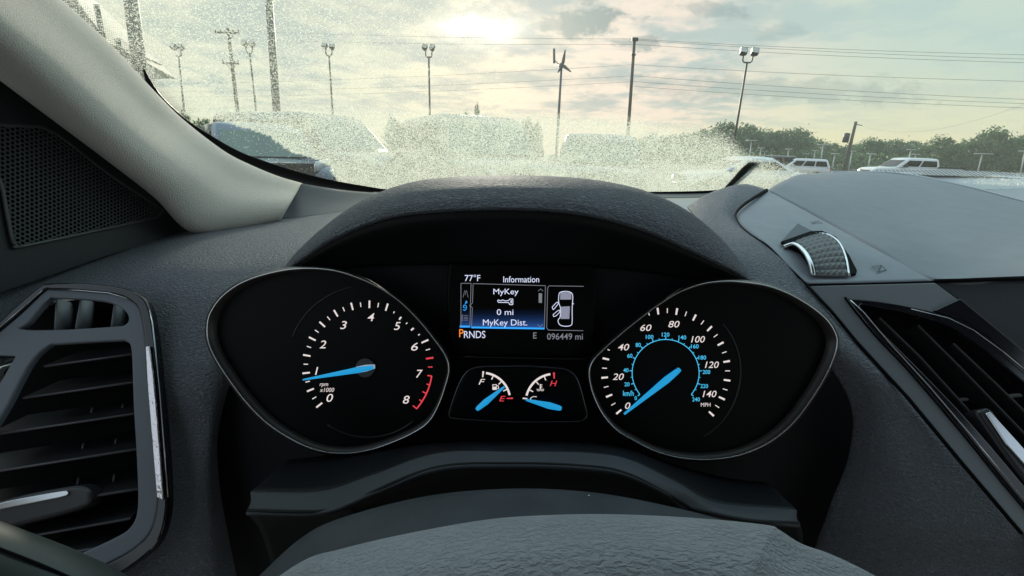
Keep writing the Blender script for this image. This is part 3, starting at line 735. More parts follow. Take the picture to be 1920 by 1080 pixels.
mb = MB(); mb.tube([vr.at(x, y, .0045) for x, y in [(1588, 566), (1612, 588), (1660, 645), (1730, 722), (1815, 822), (1930, 962)]], .0005, 6)
mb.tube([vr.at(x, y, .005) for x, y in [(1700, 583), (1770, 600), (1815, 622), (1870, 662), (1930, 712)]], .0004, 6)
link('bright_edge', mb.mesh('bright_edge'), RIMC, vent2)
mb = MB(); plate(mb, vr, [[(1560, 540), (1800, 540), (2140, 800), (2140, 1250), (1900, 1000)]], .004, .0005, -.04)
link('duct', mb.mesh('duct', False), SEAM, vent2)
for L in ([(1660, 592), (1735, 664), (1830, 768), (1960, 915)], [(1733, 606), (1808, 680), (1920, 795), (2050, 930)], [(1800, 640), (1880, 715), (2040, 870)]):
    mb = MB()
    for p, q in zip(L, L[1:]): slat(mb, vr, p, q, .026, -.008, .010, .0011)
    sl_ = link('slat', mb.mesh('slat', False), SLAT, vent2)
    mb = MB(); mb.tube([vr.at(*p, -.0065) for p in L], .0007, 6); link('slat_highlight', mb.mesh('slat_highlight'), SLAT_HI, sl_)
mb = MB(); mb.tube([vr.at(1760, 748, -.02), vr.at(1850, 742, -.02), vr.at(1960, 734, -.02)], .0015, 6)
link('cross_vane', mb.mesh('cross_vane'), FIN, vent2)
mb = MB(); plate(mb, vr, [sm([(1828, 776), (1840, 767), (1856, 768), (1880, 800), (1920, 850), (1990, 930), (1970, 960), (1900, 880), (1850, 810)])], .014, .003, .002)
kb = link('thumb_tab', mb.mesh('thumb_tab', False), MATS['tab_plastic'], vent2)
mb = MB(); plate(mb, vr, [[(1841, 776), (1850, 773), (1900, 828), (1985, 925), (1965, 930), (1880, 835)]], .002, .0007, .0035)
link('tab_inlay', mb.mesh('tab_inlay', False), CHROME, kb)

# ------------------------------------------------------------------ instrument cluster
clus = thing('instrument_cluster', W(960, 690, .37), 'black instrument cluster with blue needles under the dashboard hood', 'instrument cluster')
hp = camplane(.400)
mb = MB(); plate(mb, hp, [[(500, 560), (560, 506), (700, 494), (960, 490), (1200, 500), (1380, 527), (1470, 570), (1560, 640), (1640, 800), (1640, 1150), (385, 1150), (400, 800), (440, 640)]], .01, .001)
link('housing', mb.mesh('housing', False), DARKB, clus)

PF = camplane(.362); PR = .3535
def z6(x, y): return (x / 2.919 + 380, y / 2.919 + 490)
def z8(x, y): return (x / 3 + 1080, y / 3 + 510)
def dial(name, outline, ticks):
    ol = curve_pts([(*p, 0) for p in outline], 6, True)
    cen = sum(ol, Vector((0, 0, 0))) / len(ol)
    def ins(k):          # inset outline by k pixels along its normal
        m = len(ol); res = []
        for i in range(m):
            t_ = (ol[(i + 1) % m] - ol[i - 1]).normalized(); nn = Vector((t_.y, -t_.x, 0))
            if nn.dot(cen - ol[i]) < 0: nn = -nn
            res.append(ol[i] + nn * k)
        return res
    # face sits at the bottom of a tube whose wall runs straight back from the rim
    wallb = [cen + (p - cen) * 1.0 for p in ins(2)]
    f_ = [W(p.x, p.y, PR) for p in wallb]
    fwd_ = M3 @ Vector((0, 0, -1))
    fb_ = [p + fwd_ * (.362 - PR) - (p - sum(f_, Vector()) / len(f_)) * .02 for p in f_]
    mb = MB(); o_ = [p + Vector() for p in fb_]
    mb.add(o_, [tuple(range(len(o_)))])
    face = link(name, mb.mesh(name, False), FACE, clus)
    mb = MB(); R0 = [W(p.x, p.y, PR + .02) for p in ins(-5)]; R1 = [W(p.x, p.y, PR + .002) for p in ins(-1.5)]; R2 = [W(p.x, p.y, PR) for p in ins(0)]
    mb.grid([R0, R1, R2, f_, fb_], True)
    link('bezel', mb.mesh('bezel'), WALL_, face)
    mb = MB(); mb.tube([W(p.x, p.y, PR - .0003) for p in ins(0)], .0005, 8, True)
    link('chrome_rim', mb.mesh('chrome_rim'), RIMC, face)
    return face
LO = [z6(*p) for p in [(25, 370), (40, 290), (100, 200), (200, 125), (330, 75), (480, 45), (620, 40), (740, 55), (850, 90), (960, 140), (1080, 220), (1190, 330), (1270, 430), (1330, 520), (1347, 590), (1335, 660), (1290, 790), (1230, 885), (1130, 950), (1000, 1005), (900, 1035), (800, 1050), (680, 1045), (560, 1010), (430, 940), (330, 865), (230, 760), (140, 640), (70, 530), (32, 440)]]
RO = [z8(*p) for p in [(75, 560), (90, 510), (130, 460), (250, 350), (400, 230), (500, 160), (600, 105), (720, 65), (850, 52), (960, 60), (1080, 80), (1200, 125), (1320, 195), (1410, 270), (1455, 340), (1468, 400), (1450, 480), (1400, 590), (1320, 720), (1220, 850), (1100, 950), (980, 1010), (850, 1045), (700, 1055), (560, 1040), (440, 1005), (330, 950), (230, 890), (150, 800), (100, 700), (78, 620)]]
tach = dial('tachometer', LO, None); speedo = dial('speedometer', RO, None)
def pol(c, r, a): return (c[0] + r * math.cos(R(a)), c[1] - r * math.sin(R(a)))
OFF = .0005
def dial_sheen(parent, c, r, spans):  # thin arcs paint the faint sheen on the dial face
    mb = MB()
    for a0, a1 in spans: mb.tube([PF.at(*pol(c, r, a0 + (a1 - a0) * k / 24), .0001) for k in range(25)], .0007, 6)
    link('dial_sheen', mb.mesh('dial_sheen'), mat('dial_sheen_black', (.012, .012, .014), .3) if 'dial_sheen_black' not in MATS else MATS['dial_sheen_black'], parent)
# tachometer
tcn = (690.4, 687.0); tr_ = 116.5
mw, mr = MB(), MB()
for i in range(0, 33):
    val = i / 4; ang = 218.4 - 32.42 * val
    if val >= 7: continue
    major = i % 2 == 0; ln = 7 if major else 4.2; wd = 3.0 if major else 1.7; ro = tr_
    if 4.7 < val < 5.9: ln *= .45; ro -= 8 if 5 <= val <= 5.6 else 4
    bar(mr if val >= 6.5 else mw, PF, pol(tcn, ro - ln, ang), pol(tcn, ro + ln, ang), wd, OFF, wd * 1.1)
arcp = [pol(tcn, tr_ + 4, 218.4 - 32.42 * (7 + k / 24)) for k in range(25)]
pathline(mr, PF, arcp, 2.6, OFF)
for k, ln in ((7, 8), (7.25, 6), (7.5, 8), (7.75, 6), (8, 9)):
    a_ = 218.4 - 32.42 * k; bar(mr, PF, pol(tcn, tr_ + 4.6, a_), pol(tcn, tr_ + 4 - ln, a_), 2.2, OFF)
link('scale_marks', mw.mesh('scale_marks', False), WHITE_E, tach); link('red_zone_marks', mr.mesh('red_zone_marks', False), RED_E, tach)
mn = MB()
for s_, x, y in (('0', 697, 745), ('1', 625, 598), ('2', 659, 453), ('3', 772, 347), ('4', 922, 304), ('5', 1066, 352), ('6', 1160, 465), ('7', 1187, 613), ('8', 1115, 755)):
    text(mn, PF, s_, *z6(x, y), 15.5, 6 if s_ == '1' else 12.5, .22, OFF, 0, .002)
text(mn, PF, 'rpm', *z6(665, 673), 6, 16, .22, OFF); text(mn, PF, 'x1000', *z6(682, 702), 8, 27, .22, OFF)
link('numerals', mn.mesh('numerals', False), WHITE_E, tach)
def needle(parent, pl, tip, hub, wt, wh, offn, frac=.28):
    t_ = Vector((hub[0] - tip[0], hub[1] - tip[1])); L_ = t_.length; t_ /= L_; nn = Vector((-t_.y, t_.x)); T = Vector(tip)
    def prof(f, w_): c_ = T + t_ * L_ * f; return (c_ + nn * w_ / 2, c_ - nn * w_ / 2)
    st = [(0, wt), (.03, wt * 1.1), (1 - frac, wh), (.94, wh * .75), (1, wh * .5)]
    A = [prof(f, w_)[0] for f, w_ in st]; B = [prof(f, w_)[1] for f, w_ in st]; C = [T + t_ * L_ * f for f, w_ in st]
    mb = MB()
    mb.grid([[pl.at(p.x, p.y, offn - .0012) for p in A], [pl.at(p.x, p.y, offn) for p in A], [pl.at(p.x, p.y, offn + .0008) for p in C], [pl.at(p.x, p.y, offn) for p in B], [pl.at(p.x, p.y, offn - .0012) for p in B]])
    return link('needle', mb.mesh('needle', False), NEEDLE, parent)
def disc(mb, pl, c, r, off, th=.003, n=32):
    rim = [pl.at(*pol(c, r, 360 * k / n), off) for k in range(n)]; rb = [p - pl.n * th for p in rim]
    mb.add(rim, [tuple(range(n))]); mb.grid([rim, rb], True); return mb
dial_sheen(tach, tcn, 152, [(100, 160)]); dial_sheen(tach, tcn, 133, [(235, 310)])
mb = MB(); disc(mb, PF, z6(895, 580), 17.5, .003)
link('needle_hub', mb.mesh('needle_hub', False), mat('hub_grey', (.05, .05, .055), .45), tach)
nd = needle(tach, PF, z6(566, 641), z6(948, 573), 2.6, 11, .0055, .22)
mb = MB(); poly(mb, PF, [z6(*p) for p in [(848, 573), (900, 562), (950, 560), (952, 582), (905, 598), (850, 608)]], .0036)
link('pointer_tail', mb.mesh('pointer_tail', False), NEEDLE_EDGE, tach)
# speedometer
scn = (1080 + 505 / 3, 510 + 563 / 3); sr_ = 115.3
mw, mc = MB(), MB()
for i in range(0, 31):
    val = i * 5; ang = 220 - 1.75 * val
    if 40 <= val <= 60 and val not in (40,): continue
    major = i % 2 == 0; ln = 6.2 if major else 4.5; wd = 3.2 if major else 1.5
    if val == 40: ln, wd = 1.2, 2.0
    if val == 35: ln = 2.2
    bar(mw, PF, pol(scn, sr_ - ln, ang), pol(scn, sr_ + ln, ang), wd, OFF, wd * 1.15)
link('scale_marks', mw.mesh('scale_marks', False), WHITE_E, speedo)
kcn = (1080 + 503 / 3, 510 + 567 / 3); kr_ = 62.7
pathline(mc, PF, [pol(kcn, kr_, 219.7 - 259.6 * k / 64) for k in range(65)], 1.5, OFF)
for k in range(0, 25): a_ = 219.7 - 259.6 * k / 24; bar(mc, PF, pol(kcn, kr_, a_), pol(kcn, kr_ + (5 if k % 2 == 0 else 3.2), a_), 1.7 if k % 2 == 0 else 1.2, OFF)
for s_, x, y in (('0', 335, 708), ('20', 286, 630), ('40', 280, 551), ('60', 302, 470), ('80', 349, 409), ('100', 413, 364), ('120', 503, 351), ('140', 597, 367), ('160', 667, 417), ('180', 709, 480), ('200', 732, 561), ('220', 720, 640), ('240', 674, 715), ('km/h', 294, 684)):
    text(mc, PF, s_, *z8(x, y), 7.6, {1: 4.2, 2: 9.6, 3: 14.2, 4: 20}[len(s_)], 0, OFF, 0, .012)
link('kilometre_scale', mc.mesh('kilometre_scale', False), CYAN_E, speedo)
mn = MB()
for s_, x, y in (('0', 290, 750), ('20', 237, 587), ('40', 267, 421), ('60', 392, 312), ('80', 550, 292), ('100', 685, 377), ('120', 763, 520), ('140', 750, 684)):
    text(mn, PF, s_, *z8(x, y), 12.5, {1: 10, 2: 21, 3: 26}[len(s_)], .22, OFF, 0, .002)
text(mn, PF, 'MPH', *z8(728, 745), 7.6, 18, 0, OFF)
link('numerals', mn.mesh('numerals', False), WHITE_E, speedo)
dial_sheen(speedo, scn, 140, [(-60, 40)])
mb = MB(); disc(mb, PF, z8(566, 545), 4, .003)
link('needle_hub', mb.mesh('needle_hub', False), MATS['hub_grey'], speedo)
needle(speedo, PF, z8(262, 790), z8(572, 540), 3, 12.5, .0055, .24)
# middle gauges in their pod
PP = camplane(.352)
def z1(x, y): return (x / 6.62 + 830, y / 6.62 + 660)
podo = sm([z1(*p) for p in [(85, 800), (95, 700), (190, 430), (270, 280), (350, 215), (480, 185), (800, 177), (1100, 178), (1400, 200), (1540, 222), (1640, 290), (1700, 420), (1760, 640), (1790, 780), (1750, 840), (1640, 862), (1200, 868), (800, 865), (350, 840), (160, 825)]], 4)
mb = MB(); plate(mb, PP, [podo], .012, .002)
pod = link('fuel_and_temperature_gauge', mb.mesh('fuel_and_temperature_gauge', False), FACE, clus)
mb = MB(); mb.tube([PP.at(x, y, .0002) for x, y in podo], .00045, 6, True)
link('pod_rim', mb.mesh('pod_rim'), mat('dim_rim', (.12, .12, .13), .25, metal=.8), pod)
mw, mr = MB(), MB()
fc, fr = z1(490, 605), 362 / 6.62
pathline(mw, PP, [pol(fc, fr - 2, 82 - 70 * k / 20) for k in range(21)], 4.0, OFF)
for a_ in (66, 45, 25): bar(mw, PP, pol(fc, fr - 2, a_), pol(fc, fr - 11, a_), 2.0, OFF)
bar(mw, PP, z1(505, 238), z1(497, 312), 3.4, OFF, 2); bar(mr, PP, z1(872, 572), z1(795, 575), 3, OFF, 1.6)
FW, FR = mw, mr; mw, mr = MB(), MB(); tcc, trr = z1(1385, 625), 368 / 6.62
pathline(mw, PP, [pol(tcc, trr - 2, 98 + 68 * k / 20) for k in range(21)], 4.0, OFF)
for a_ in (111, 131, 153): bar(mw, PP, pol(tcc, trr - 2, a_), pol(tcc, trr - 11, a_), 2.0, OFF)
bar(mr, PP, z1(1380, 253), z1(1384, 330), 3.4, OFF, 2); bar(mw, PP, z1(993, 572), z1(1050, 578), 2.5, OFF)
text(FW, PP, 'F', *z1(487, 366), 11, 12.5, .3, OFF); text(FR, PP, 'E', *z1(742, 575), 10.5, 12, .25, OFF); text(mr, PP, 'H', *z1(1375, 385), 11, 14, .3, OFF); text(mw, PP, 'C', *z1(1125, 575), 9.5, 13, .3, OFF)
# pump and coolant symbols
plq = lambda L: [z1(*p) for p in L]
poly(FW, PP, plq([(618, 400), (672, 400), (672, 468), (618, 468)]), OFF); pathline(FW, PP, plq([(672, 420), (690, 415), (695, 450), (680, 455)]), 1.4, OFF)
bar(mw, PP, z1(1212, 398), z1(1212, 462), 2, OFF)
for y in (405, 422, 440): bar(mw, PP, z1(1212, y), z1(1235, y), 1, OFF)
pathline(mw, PP, plq([(1165, 458), (1190, 464), (1212, 458), (1235, 464), (1257, 458)]), 1, OFF); pathline(mw, PP, plq([(1170, 475), (1190, 480), (1212, 474), (1235, 480), (1255, 474)]), 1, OFF)
link('fuel_scale', FW.mesh('fuel_scale', False), WHITE_E, pod); link('empty_mark', FR.mesh('empty_mark', False), RED_E, pod)
link('temperature_scale', mw.mesh('temperature_scale', False), WHITE_E, pod); link('hot_mark', mr.mesh('hot_mark', False), RED_E, pod)
mb = MB(); poly(mb, PP, plq([(626, 408), (664, 408), (664, 428), (626, 428)]), OFF + .0003); link('pump_window', mb.mesh('pump_window', False), FACE, pod)
needle(pod, PP, z1(768, 418), z1(425, 700), 3, 11, .004, .34); needle(pod, PP, z1(1030, 580), z1(1468, 688), 3, 12, .004, .34)
# information screen
PS = camplane(.385)
def z7(x, y): return (x / 6.352 + 840, y / 6.352 + 490)
q7 = lambda L: [z7(*p) for p in L]
mb = MB(); plate(mb, PS, [sm([(842, 496), (870, 494), (1090, 494), (1112, 500), (1118, 560), (1116, 640), (1108, 668), (1000, 672), (870, 668), (848, 660), (838, 600)], 3)], .008, .002)
scr = link('information_screen', mb.mesh('information_screen', False), mat('screen_glass', (.0022, .0024, .0028), .3, spec=.1), clus)
mb = MB(); mb.tube([W(x, y, .374) for x, y in [(858, 668), (880, 669), (960, 671), (1050, 673), (1095, 673), (1108, 668)]], .0004, 6)
link('screen_edge', mb.mesh('screen_edge'), MATS['dim_rim'], scr)
ml, md_, mo, mbl = MB(), MB(), MB(), MB()
for s_, x, y, c_, w_ in (('77°F', 293, 197, 12, 29), ('Information', 872, 212, 12, 67), ('MyKey', 690, 357, 11, 47), ('0 mi', 680, 602, 11.5, 31), ('MyKey Dist.', 680, 725, 12, 83), ('RNDS', 318, 868, 14, 40)):
    text(ml, PS, s_, *z7(x, y), c_, w_, 0, OFF)
for s_, x, y, c_, w_ in (('E', 1035, 880, 12, 6.5), ('096449 mi', 1392, 892, 12, 67)): text(md_, PS, s_, *z7(x, y), c_, w_, 0, OFF, 0, .005)
text(mo, PS, 'P', *z7(160, 852), 16, 8, 0, OFF)
for L in ([(155, 770), (155, 262), (275, 262), (262, 770)], [(282, 780), (290, 550), (258, 530), (292, 495), (300, 265), (1160, 290), (1148, 790)], [(1615, 298), (1200, 292), (1186, 320), (1175, 790), (1195, 818), (1610, 825)]): pathline(md_, PS, q7(L), 1.0, OFF)
pathline(md_, PS, q7([(1073, 355), (1103, 328), (1132, 355)]), .9, OFF); pathline(md_, PS, q7([(1065, 750), (1095, 780), (1128, 750)]), .9, OFF)
poly(md_, PS, q7([(1080, 380), (1120, 382), (1118, 495), (1080, 493)]), OFF)
pathline(ml, PS, q7([(590, 470), (600, 458), (625, 472), (650, 458), (680, 472), (725, 465), (735, 448), (772, 448), (772, 515), (735, 515), (722, 490), (600, 488)]), 1.3, OFF, True)
bar(ml, PS, z7(752, 462), z7(752, 500), 2.2, OFF)
for L in ([(180, 430), (200, 345)], [(240, 430), (222, 345)], [(205, 400), (215, 350)]): pathline(md_, PS, q7(L), .7, OFF)
for y in (645, 665, 682, 700): bar(md_, PS, z7(190, y), z7(240, y), .8, OFF)
text(md_, PS, 'info', *z7(170, 672), 3.5, 12, 0, OFF, math.pi / 2)
pathline(mbl, PS, q7([(180, 575), (200, 585), (222, 560), (215, 525), (190, 520), (182, 545), (205, 555)]), 1.3, OFF); pathline(mbl, PS, q7([(205, 510), (218, 470), (230, 490), (212, 500)]), 1.2, OFF)
poly(mbl, PS, q7([(140, 764), (262, 766), (261, 786), (140, 786)]), OFF); poly(mbl, PS, q7([(280, 776), (1150, 790), (1149, 810), (280, 796)]), OFF)
# car plan view with two open doors
cpo = sm(q7([(1320, 400), (1335, 370), (1380, 358), (1430, 360), (1470, 378), (1485, 420), (1478, 560), (1478, 720), (1465, 760), (1420, 772), (1370, 770), (1325, 750), (1310, 700), (1335, 660), (1340, 560), (1318, 490)]), 3)
pathline(ml, PS, cpo, 1.3, OFF, True)
for L in ([(1308, 485), (1290, 490), (1240, 545), (1250, 575), (1268, 562), (1312, 505)], [(1328, 580), (1305, 588), (1250, 635), (1258, 658), (1285, 650), (1330, 605)]): pathline(ml, PS, q7(L), 1.2, OFF, True)
bar(ml, PS, z7(1478, 490), z7(1496, 510), 1.2, OFF)
link('screen_text', ml.mesh('screen_text', False), LAV_E, scr); link('dim_screen_text', md_.mesh('dim_screen_text', False), DIM_E, scr)
link('gear_letter', mo.mesh('gear_letter', False), ORANGE_E, scr); link('blue_highlight', mbl.mesh('blue_highlight', False), BLUE_E, scr)
mb = MB(); poly(mb, PS, q7([(1338, 365), (1470, 368), (1468, 455), (1336, 455)]), OFF * .6); poly(mb, PS, q7([(1345, 540), (1452, 535), (1445, 685), (1340, 685)]), OFF * .6)
link('car_diagram_fill', mb.mesh('car_diagram_fill', False), mat('lit_car_grey', (.05, .05, .05), .6, emit=(.22, .23, .30), estr=1), scr)
# the picture's blue fade at the foot of the menu
mb = MB(); gp_ = [[PS.at(*z7(145 + 1005 * j / 12, y), OFF * .4) for j in range(13)] for y in (560, 620, 680, 735, 790)]
mb.grid(gp_); me = mb.mesh('menu_fade'); ca_ = me.attributes.new('glow', 'FLOAT', 'POINT')
ca_.data.foreach_set('value', [k for k in (0, .06, .22, .5, 1) for _ in range(13)])
MF = bpy.data.materials.new('lit_menu_fade'); MF.use_nodes = True; t = NT(MF.node_tree); b = MF.node_tree.nodes['Principled BSDF']
an = t.n('ShaderNodeAttribute', attribute_name='glow'); b.inputs['Specular IOR Level'].default_value = .1; b.inputs['Base Color'].default_value = (.0025, .0025, .003, 1); b.inputs['Emission Color'].default_value = (.02, .07, .25, 1)
t.l(t.m('MULTIPLY', an.outputs['Fac'], 1.0), b.inputs['Emission Strength']); b.inputs['Roughness'].default_value = .3
link('menu_fade', me, MF, scr)

# ------------------------------------------------------------------ steering column, wheel, stalk
colm = thing('steering_column', W(960, 950, .27), 'dark steering column shroud with an arched front below the gauges', 'steering column')
sh = [[(540, 862, .37), (640, 850, .37), (740, 835, .37), (830, 828, .37), (960, 826, .37), (1090, 828, .37), (1180, 840, .37), (1270, 872, .37), (1360, 895, .37), (1440, 905, .37)],
      [(470, 922, .297), (600, 921, .289), (692, 893, .279), (820, 850, .272), (960, 847, .270), (1100, 849, .272), (1182, 863, .274), (1272, 906, .280), (1345, 943, .288), (1494, 956, .297)],
      [(464, 928, .292), (600, 926, .284), (692, 897, .275), (820, 853, .268), (960, 850, .266), (1100, 852, .268), (1182, 867, .270), (1272, 911, .276), (1345, 949, .284), (1497, 962, .292)],
      [(461, 962, .278), (600, 962, .270), (700, 925, .260), (820, 879, .254), (960, 872, .252), (1100, 877, .254), (1172, 890, .256), (1245, 925, .262), (1310, 965, .270), (1500, 985, .280)]]
sheet('shroud', [sh[0], sh[1]], DARKB, colm, 10, 8, .003)  # top near black: shade under the cluster put into its colour
sheet('shroud_front', [sh[1], [(p[0], p[1] + 3, p[2] - .0025) for p in sh[1]], [(p[0], p[1] * .5 + q[1] * .5, p[2] * .5 + q[2] * .5 - .001) for p, q in zip(sh[1], sh[3])], sh[3]], SHROUD, colm, 10, 6, .002)
sheet('shroud_arch_liner', [[(640, 962, .271), (700, 926, .2605), (820, 880, .2545), (960, 873, .2525), (1100, 878, .2545), (1172, 891, .2565), (1245, 926, .2625), (1310, 966, .271)],
                            [(640, 985, .34), (700, 955, .34), (820, 920, .34), (960, 900, .34), (1100, 905, .34), (1172, 915, .34), (1245, 945, .34), (1310, 980, .34)],
                            [(640, 1060, .345), (700, 1050, .345), (820, 1040, .345), (960, 1040, .345), (1100, 1040, .345), (1172, 1040, .345), (1245, 1050, .345), (1310, 1060, .345)]], DARK, colm, 8, 6, .002)
sheet('shroud_underside', [[(461, 960, .2785), (600, 962, .2705), (660, 948, .267)], [(490, 1000, .31), (600, 990, .305), (670, 985, .30)], [(520, 1100, .33), (620, 1090, .33), (700, 1080, .33)]], DARK, colm, 8, 6, .002)
sheet('shroud_underside', [[(1290, 955, .268), (1400, 978, .274), (1501, 984, .2805)], [(1290, 1000, .30), (1400, 1010, .305), (1506, 1015, .31)], [(1280, 1090, .33), (1380, 1100, .33), (1500, 1110, .33)]], DARK, colm, 8, 6, .002)
sheet('column_cover', [[(470, 1120, .26), (560, 1040, .262), (640, 1000, .265), (800, 960, .268), (960, 946, .27), (1100, 952, .27), (1220, 975, .268), (1360, 1010, .262), (1460, 1060, .26)],
                       [(470, 1095, .225), (560, 1012, .23), (640, 971, .235), (800, 930, .24), (960, 916, .24), (1100, 922, .24), (1220, 942, .24), (1360, 977, .235), (1460, 1020, .23)],
                       [(480, 1130, .205), (580, 1050, .21), (660, 1010, .213), (800, 965, .216), (960, 948, .217), (1100, 950, .217), (1220, 968, .216), (1350, 1000, .213), (1440, 1040, .21)],
                       [(560, 1220, .17), (640, 1150, .17), (700, 1120, .17), (820, 1080, .17), (960, 1070, .17), (1100, 1070, .17), (1220, 1080, .17), (1330, 1100, .17), (1400, 1140, .17)]], COLUMN, colm, 8, 8, .003)
wheel = thing('steering_wheel', W(1000, 1100, .13), 'grey grained steering wheel hub pad at the bottom edge', 'steering wheel')
pe = [(430, 1150), (560, 1056), (640, 1029), (760, 1001), (900, 976), (1000, 967), (1140, 964), (1300, 971), (1435, 984), (1462, 994), (1502, 1019), (1560, 1040), (1640, 1079), (1760, 1150)]
sheet('hub_pad', [[(x + (1000 - x) * .02, y + 22, .172) for x, y in pe], [(x, y, .150) for x, y in pe], [(x + (1000 - x) * .04, y + 30, .136) for x, y in pe], [(x + (1000 - x) * .1, y + 110, .120) for x, y in pe], [(x + (1000 - x) * .2, y + 330, .105) for x, y in pe]], PAD, wheel, 8, 8, .003)
stalk = thing('indicator_stalk', W(60, 1070, .17), 'dark rounded indicator stalk in the lower left corner before the air vent', 'stalk')
mb = MB(); pts = curve_pts([W(-200, 1010, .165), W(-29, 1076, .175), W(160, 1153, .185), W(420, 1290, .21)], 10)
mb.tube(pts, [.0145 + .002 * math.sin(i / 30 * 3) for i in range(31)], 24)
link('lever', mb.mesh('lever'), mat('stalk_plastic', (.04, .05, .045), .5, bump=('fine', 1300, .1, .0002)), stalk)
mb = MB(); upv = W(60, 1010, .17) - W(60, 1050, .17)
mb.tube([p + upv.normalized() * .0122 - ray(60, 1050).normalized() * .009 for p in pts], .0006, 6)
link('seam', mb.mesh('seam'), SEAM, stalk)
# ================================================================== OUTSIDE
def gz(Y): return -.004 * Y
def lot(px, Y):
    """ground point seen along the column of pixel px at Y metres ahead"""
    py = 284 + (px - 960) * .036
    p = G(px, py, Y); return Vector((p.x, Y, gz(Y)))
def slanted(px, py, Y): return G(px, py, Y)

ASPH = mat('asphalt', (.055, .055, .055), .85, mottle=.35, bump=('fine', 30, .3, .01))
mb = MB(); mb.quad((-900, -60, .6), (900, -60, .6), (900, 3000, gz(3000)), (-900, 3000, gz(3000)))
tag(link('parking_lot', mb.mesh('parking_lot', False), ASPH), kind='structure')
PAINT = mat('road_paint', (.7, .7, .66), .7, mottle=.15)
mb = MB()
for k in range(-6, 14):
    x = -9 + k * 2.75
    a_ = Vector((x, 5.2, gz(5.2) + .004)); b_ = Vector((x + .1, 10.4, gz(10.4) + .004))
    mb.quad(a_, a_ + Vector((.1, 0, 0)), b_ + Vector((.0, 0, 0)), b_ - Vector((.1, 0, 0)))
tag(link('parking_markings', mb.mesh('parking_markings', False), PAINT), kind='structure')

STEEL = mat('grey_steel_pole', (.16, .16, .15), .5, metal=.4, mottle=.2)
DSTEEL = mat('dark_bronze_pole', (.06, .055, .05), .5, metal=.3)
LAMPH = mat('lamp_housing', (.05, .055, .055), .5)
LENS = mat('lamp_lens', (.55, .55, .5), .25)
WOOD = mat('weathered_pole_wood', (.10, .085, .07), .85, mottle=.35)
WHITEP = mat('white_metal', (.55, .57, .56), .5, mottle=.1)
WIRE = mat('power_cable', (.05, .05, .05), .6)

# ---- tall twin floodlight posts
def flood(top, bot, Y, label, head=.52, w=.068):
    a_ = G(bot[0], bot[1], Y); b_ = G(top[0], top[1], Y)
    d_ = (b_ - a_).normalized(); base = b_ - d_ * ((b_.z - gz(Y)) / d_.z)
    r_ = thing('floodlight_post', base, label, 'floodlight post', 'tall twin floodlight posts around the parking lot')
    mb = MB(); mb.tube([base, base + (b_ - base) * .5, b_ ], [w * 1.15, w, w * .8], 10); link('pole', mb.mesh('pole'), DSTEEL, r_)
    h = .42 * head; hk = head / .82
    mb = MB(); mb.tube([b_ + Vector((-h, 0, .42)), b_ + Vector((-h * .92, 0, .05)), b_ + Vector((-h * .6, 0, -.04)), b_ + Vector((h * .6, 0, -.04)), b_ + Vector((h * .92, 0, .05)), b_ + Vector((h, 0, .42))], .045, 8)
    link('yoke', mb.mesh('yoke'), DSTEEL, r_)
    for s_ in (-1, 1):
        c_ = b_ + Vector((s_ * h * 1.12, 0, .42 + .16 * hk)); rot = Matrix.Rotation(R(-35), 3, 'X') @ Matrix.Rotation(R(12), 3, 'Y')
        mb = MB(); mb.grid([[c_ + rot @ Vector((x * k, yy, z * k)) for x, z in ((-.23 * hk, -.23 * hk), (.23 * hk, -.23 * hk), (.23 * hk, .23 * hk), (-.23 * hk, .23 * hk))] for yy, k in ((-.16, 1), (.05, 1), (.22, .55), (.24, .1))], True)
        hd = link('lamp_head', mb.mesh('lamp_head', False), LAMPH, r_)
        mb = MB(); mb.add([c_ + rot @ Vector((x, -.155, z)) for x, z in ((-.21 * hk, -.21 * hk), (.21 * hk, -.21 * hk), (.21 * hk, .21 * hk), (-.21 * hk, .21 * hk))], [(0, 1, 2, 3)]); link('lens', mb.mesh('lens', False), LENS, hd)
    return r_
flood((335, 104), (346, 214), 34, 'twin floodlight post beside the white building, furthest left of them')
flood((468, 98), (482, 222), 34, 'twin floodlight post between the power pole and the thick pole on the left')
flood((617, 103), (624, 216), 34, 'twin floodlight post right of the thick pole that runs out of frame')
flood((804, 106), (806, 216), 33, 'twin floodlight post below the bright sun and left of the wind turbine')
flood((1401, 116), (1377, 262), 31, 'twin floodlight post at the right before the tall trees, leaning right', .74)
# ---- thick steel poles close by
def mast(top, bot, Y, r0, label):
    a_ = G(bot[0], bot[1], Y); b_ = G(top[0], top[1], Y); d_ = (b_ - a_).normalized(); base = b_ - d_ * ((b_.z - gz(Y)) / d_.z); tip = b_ + d_ * 3
    r_ = thing('steel_mast', base, label, 'mast')
    mb = MB(); mb.tube([base, base + (tip - base) * .5, tip], [r0 * 1.1, r0, r0 * .85], 14); link('pole', mb.mesh('pole'), STEEL, r_)
    mb = MB()
    for z, r2 in ((0, 2.2), (.06, 2.2), (.06, 1.5), (.3, 1.45)): mb.v += [base + Vector((math.cos(k * math.pi / 6) * r0 * r2, math.sin(k * math.pi / 6) * r0 * r2, z)) for k in range(12)]
    for i in range(3):
        for k in range(12): mb.f.append((i * 12 + k, i * 12 + (k + 1) % 12, (i + 1) * 12 + (k + 1) % 12, (i + 1) * 12 + k))
    link('foot_plate', mb.mesh('foot_plate', False), STEEL, r_)
mast((243, -20), (263, 135), 12, .15, 'thick grey pole standing in front of the white building at the left')
mast((503, -20), (519, 214), 20, .145, 'thick grey pole running out of the top of the view between two floodlight posts')
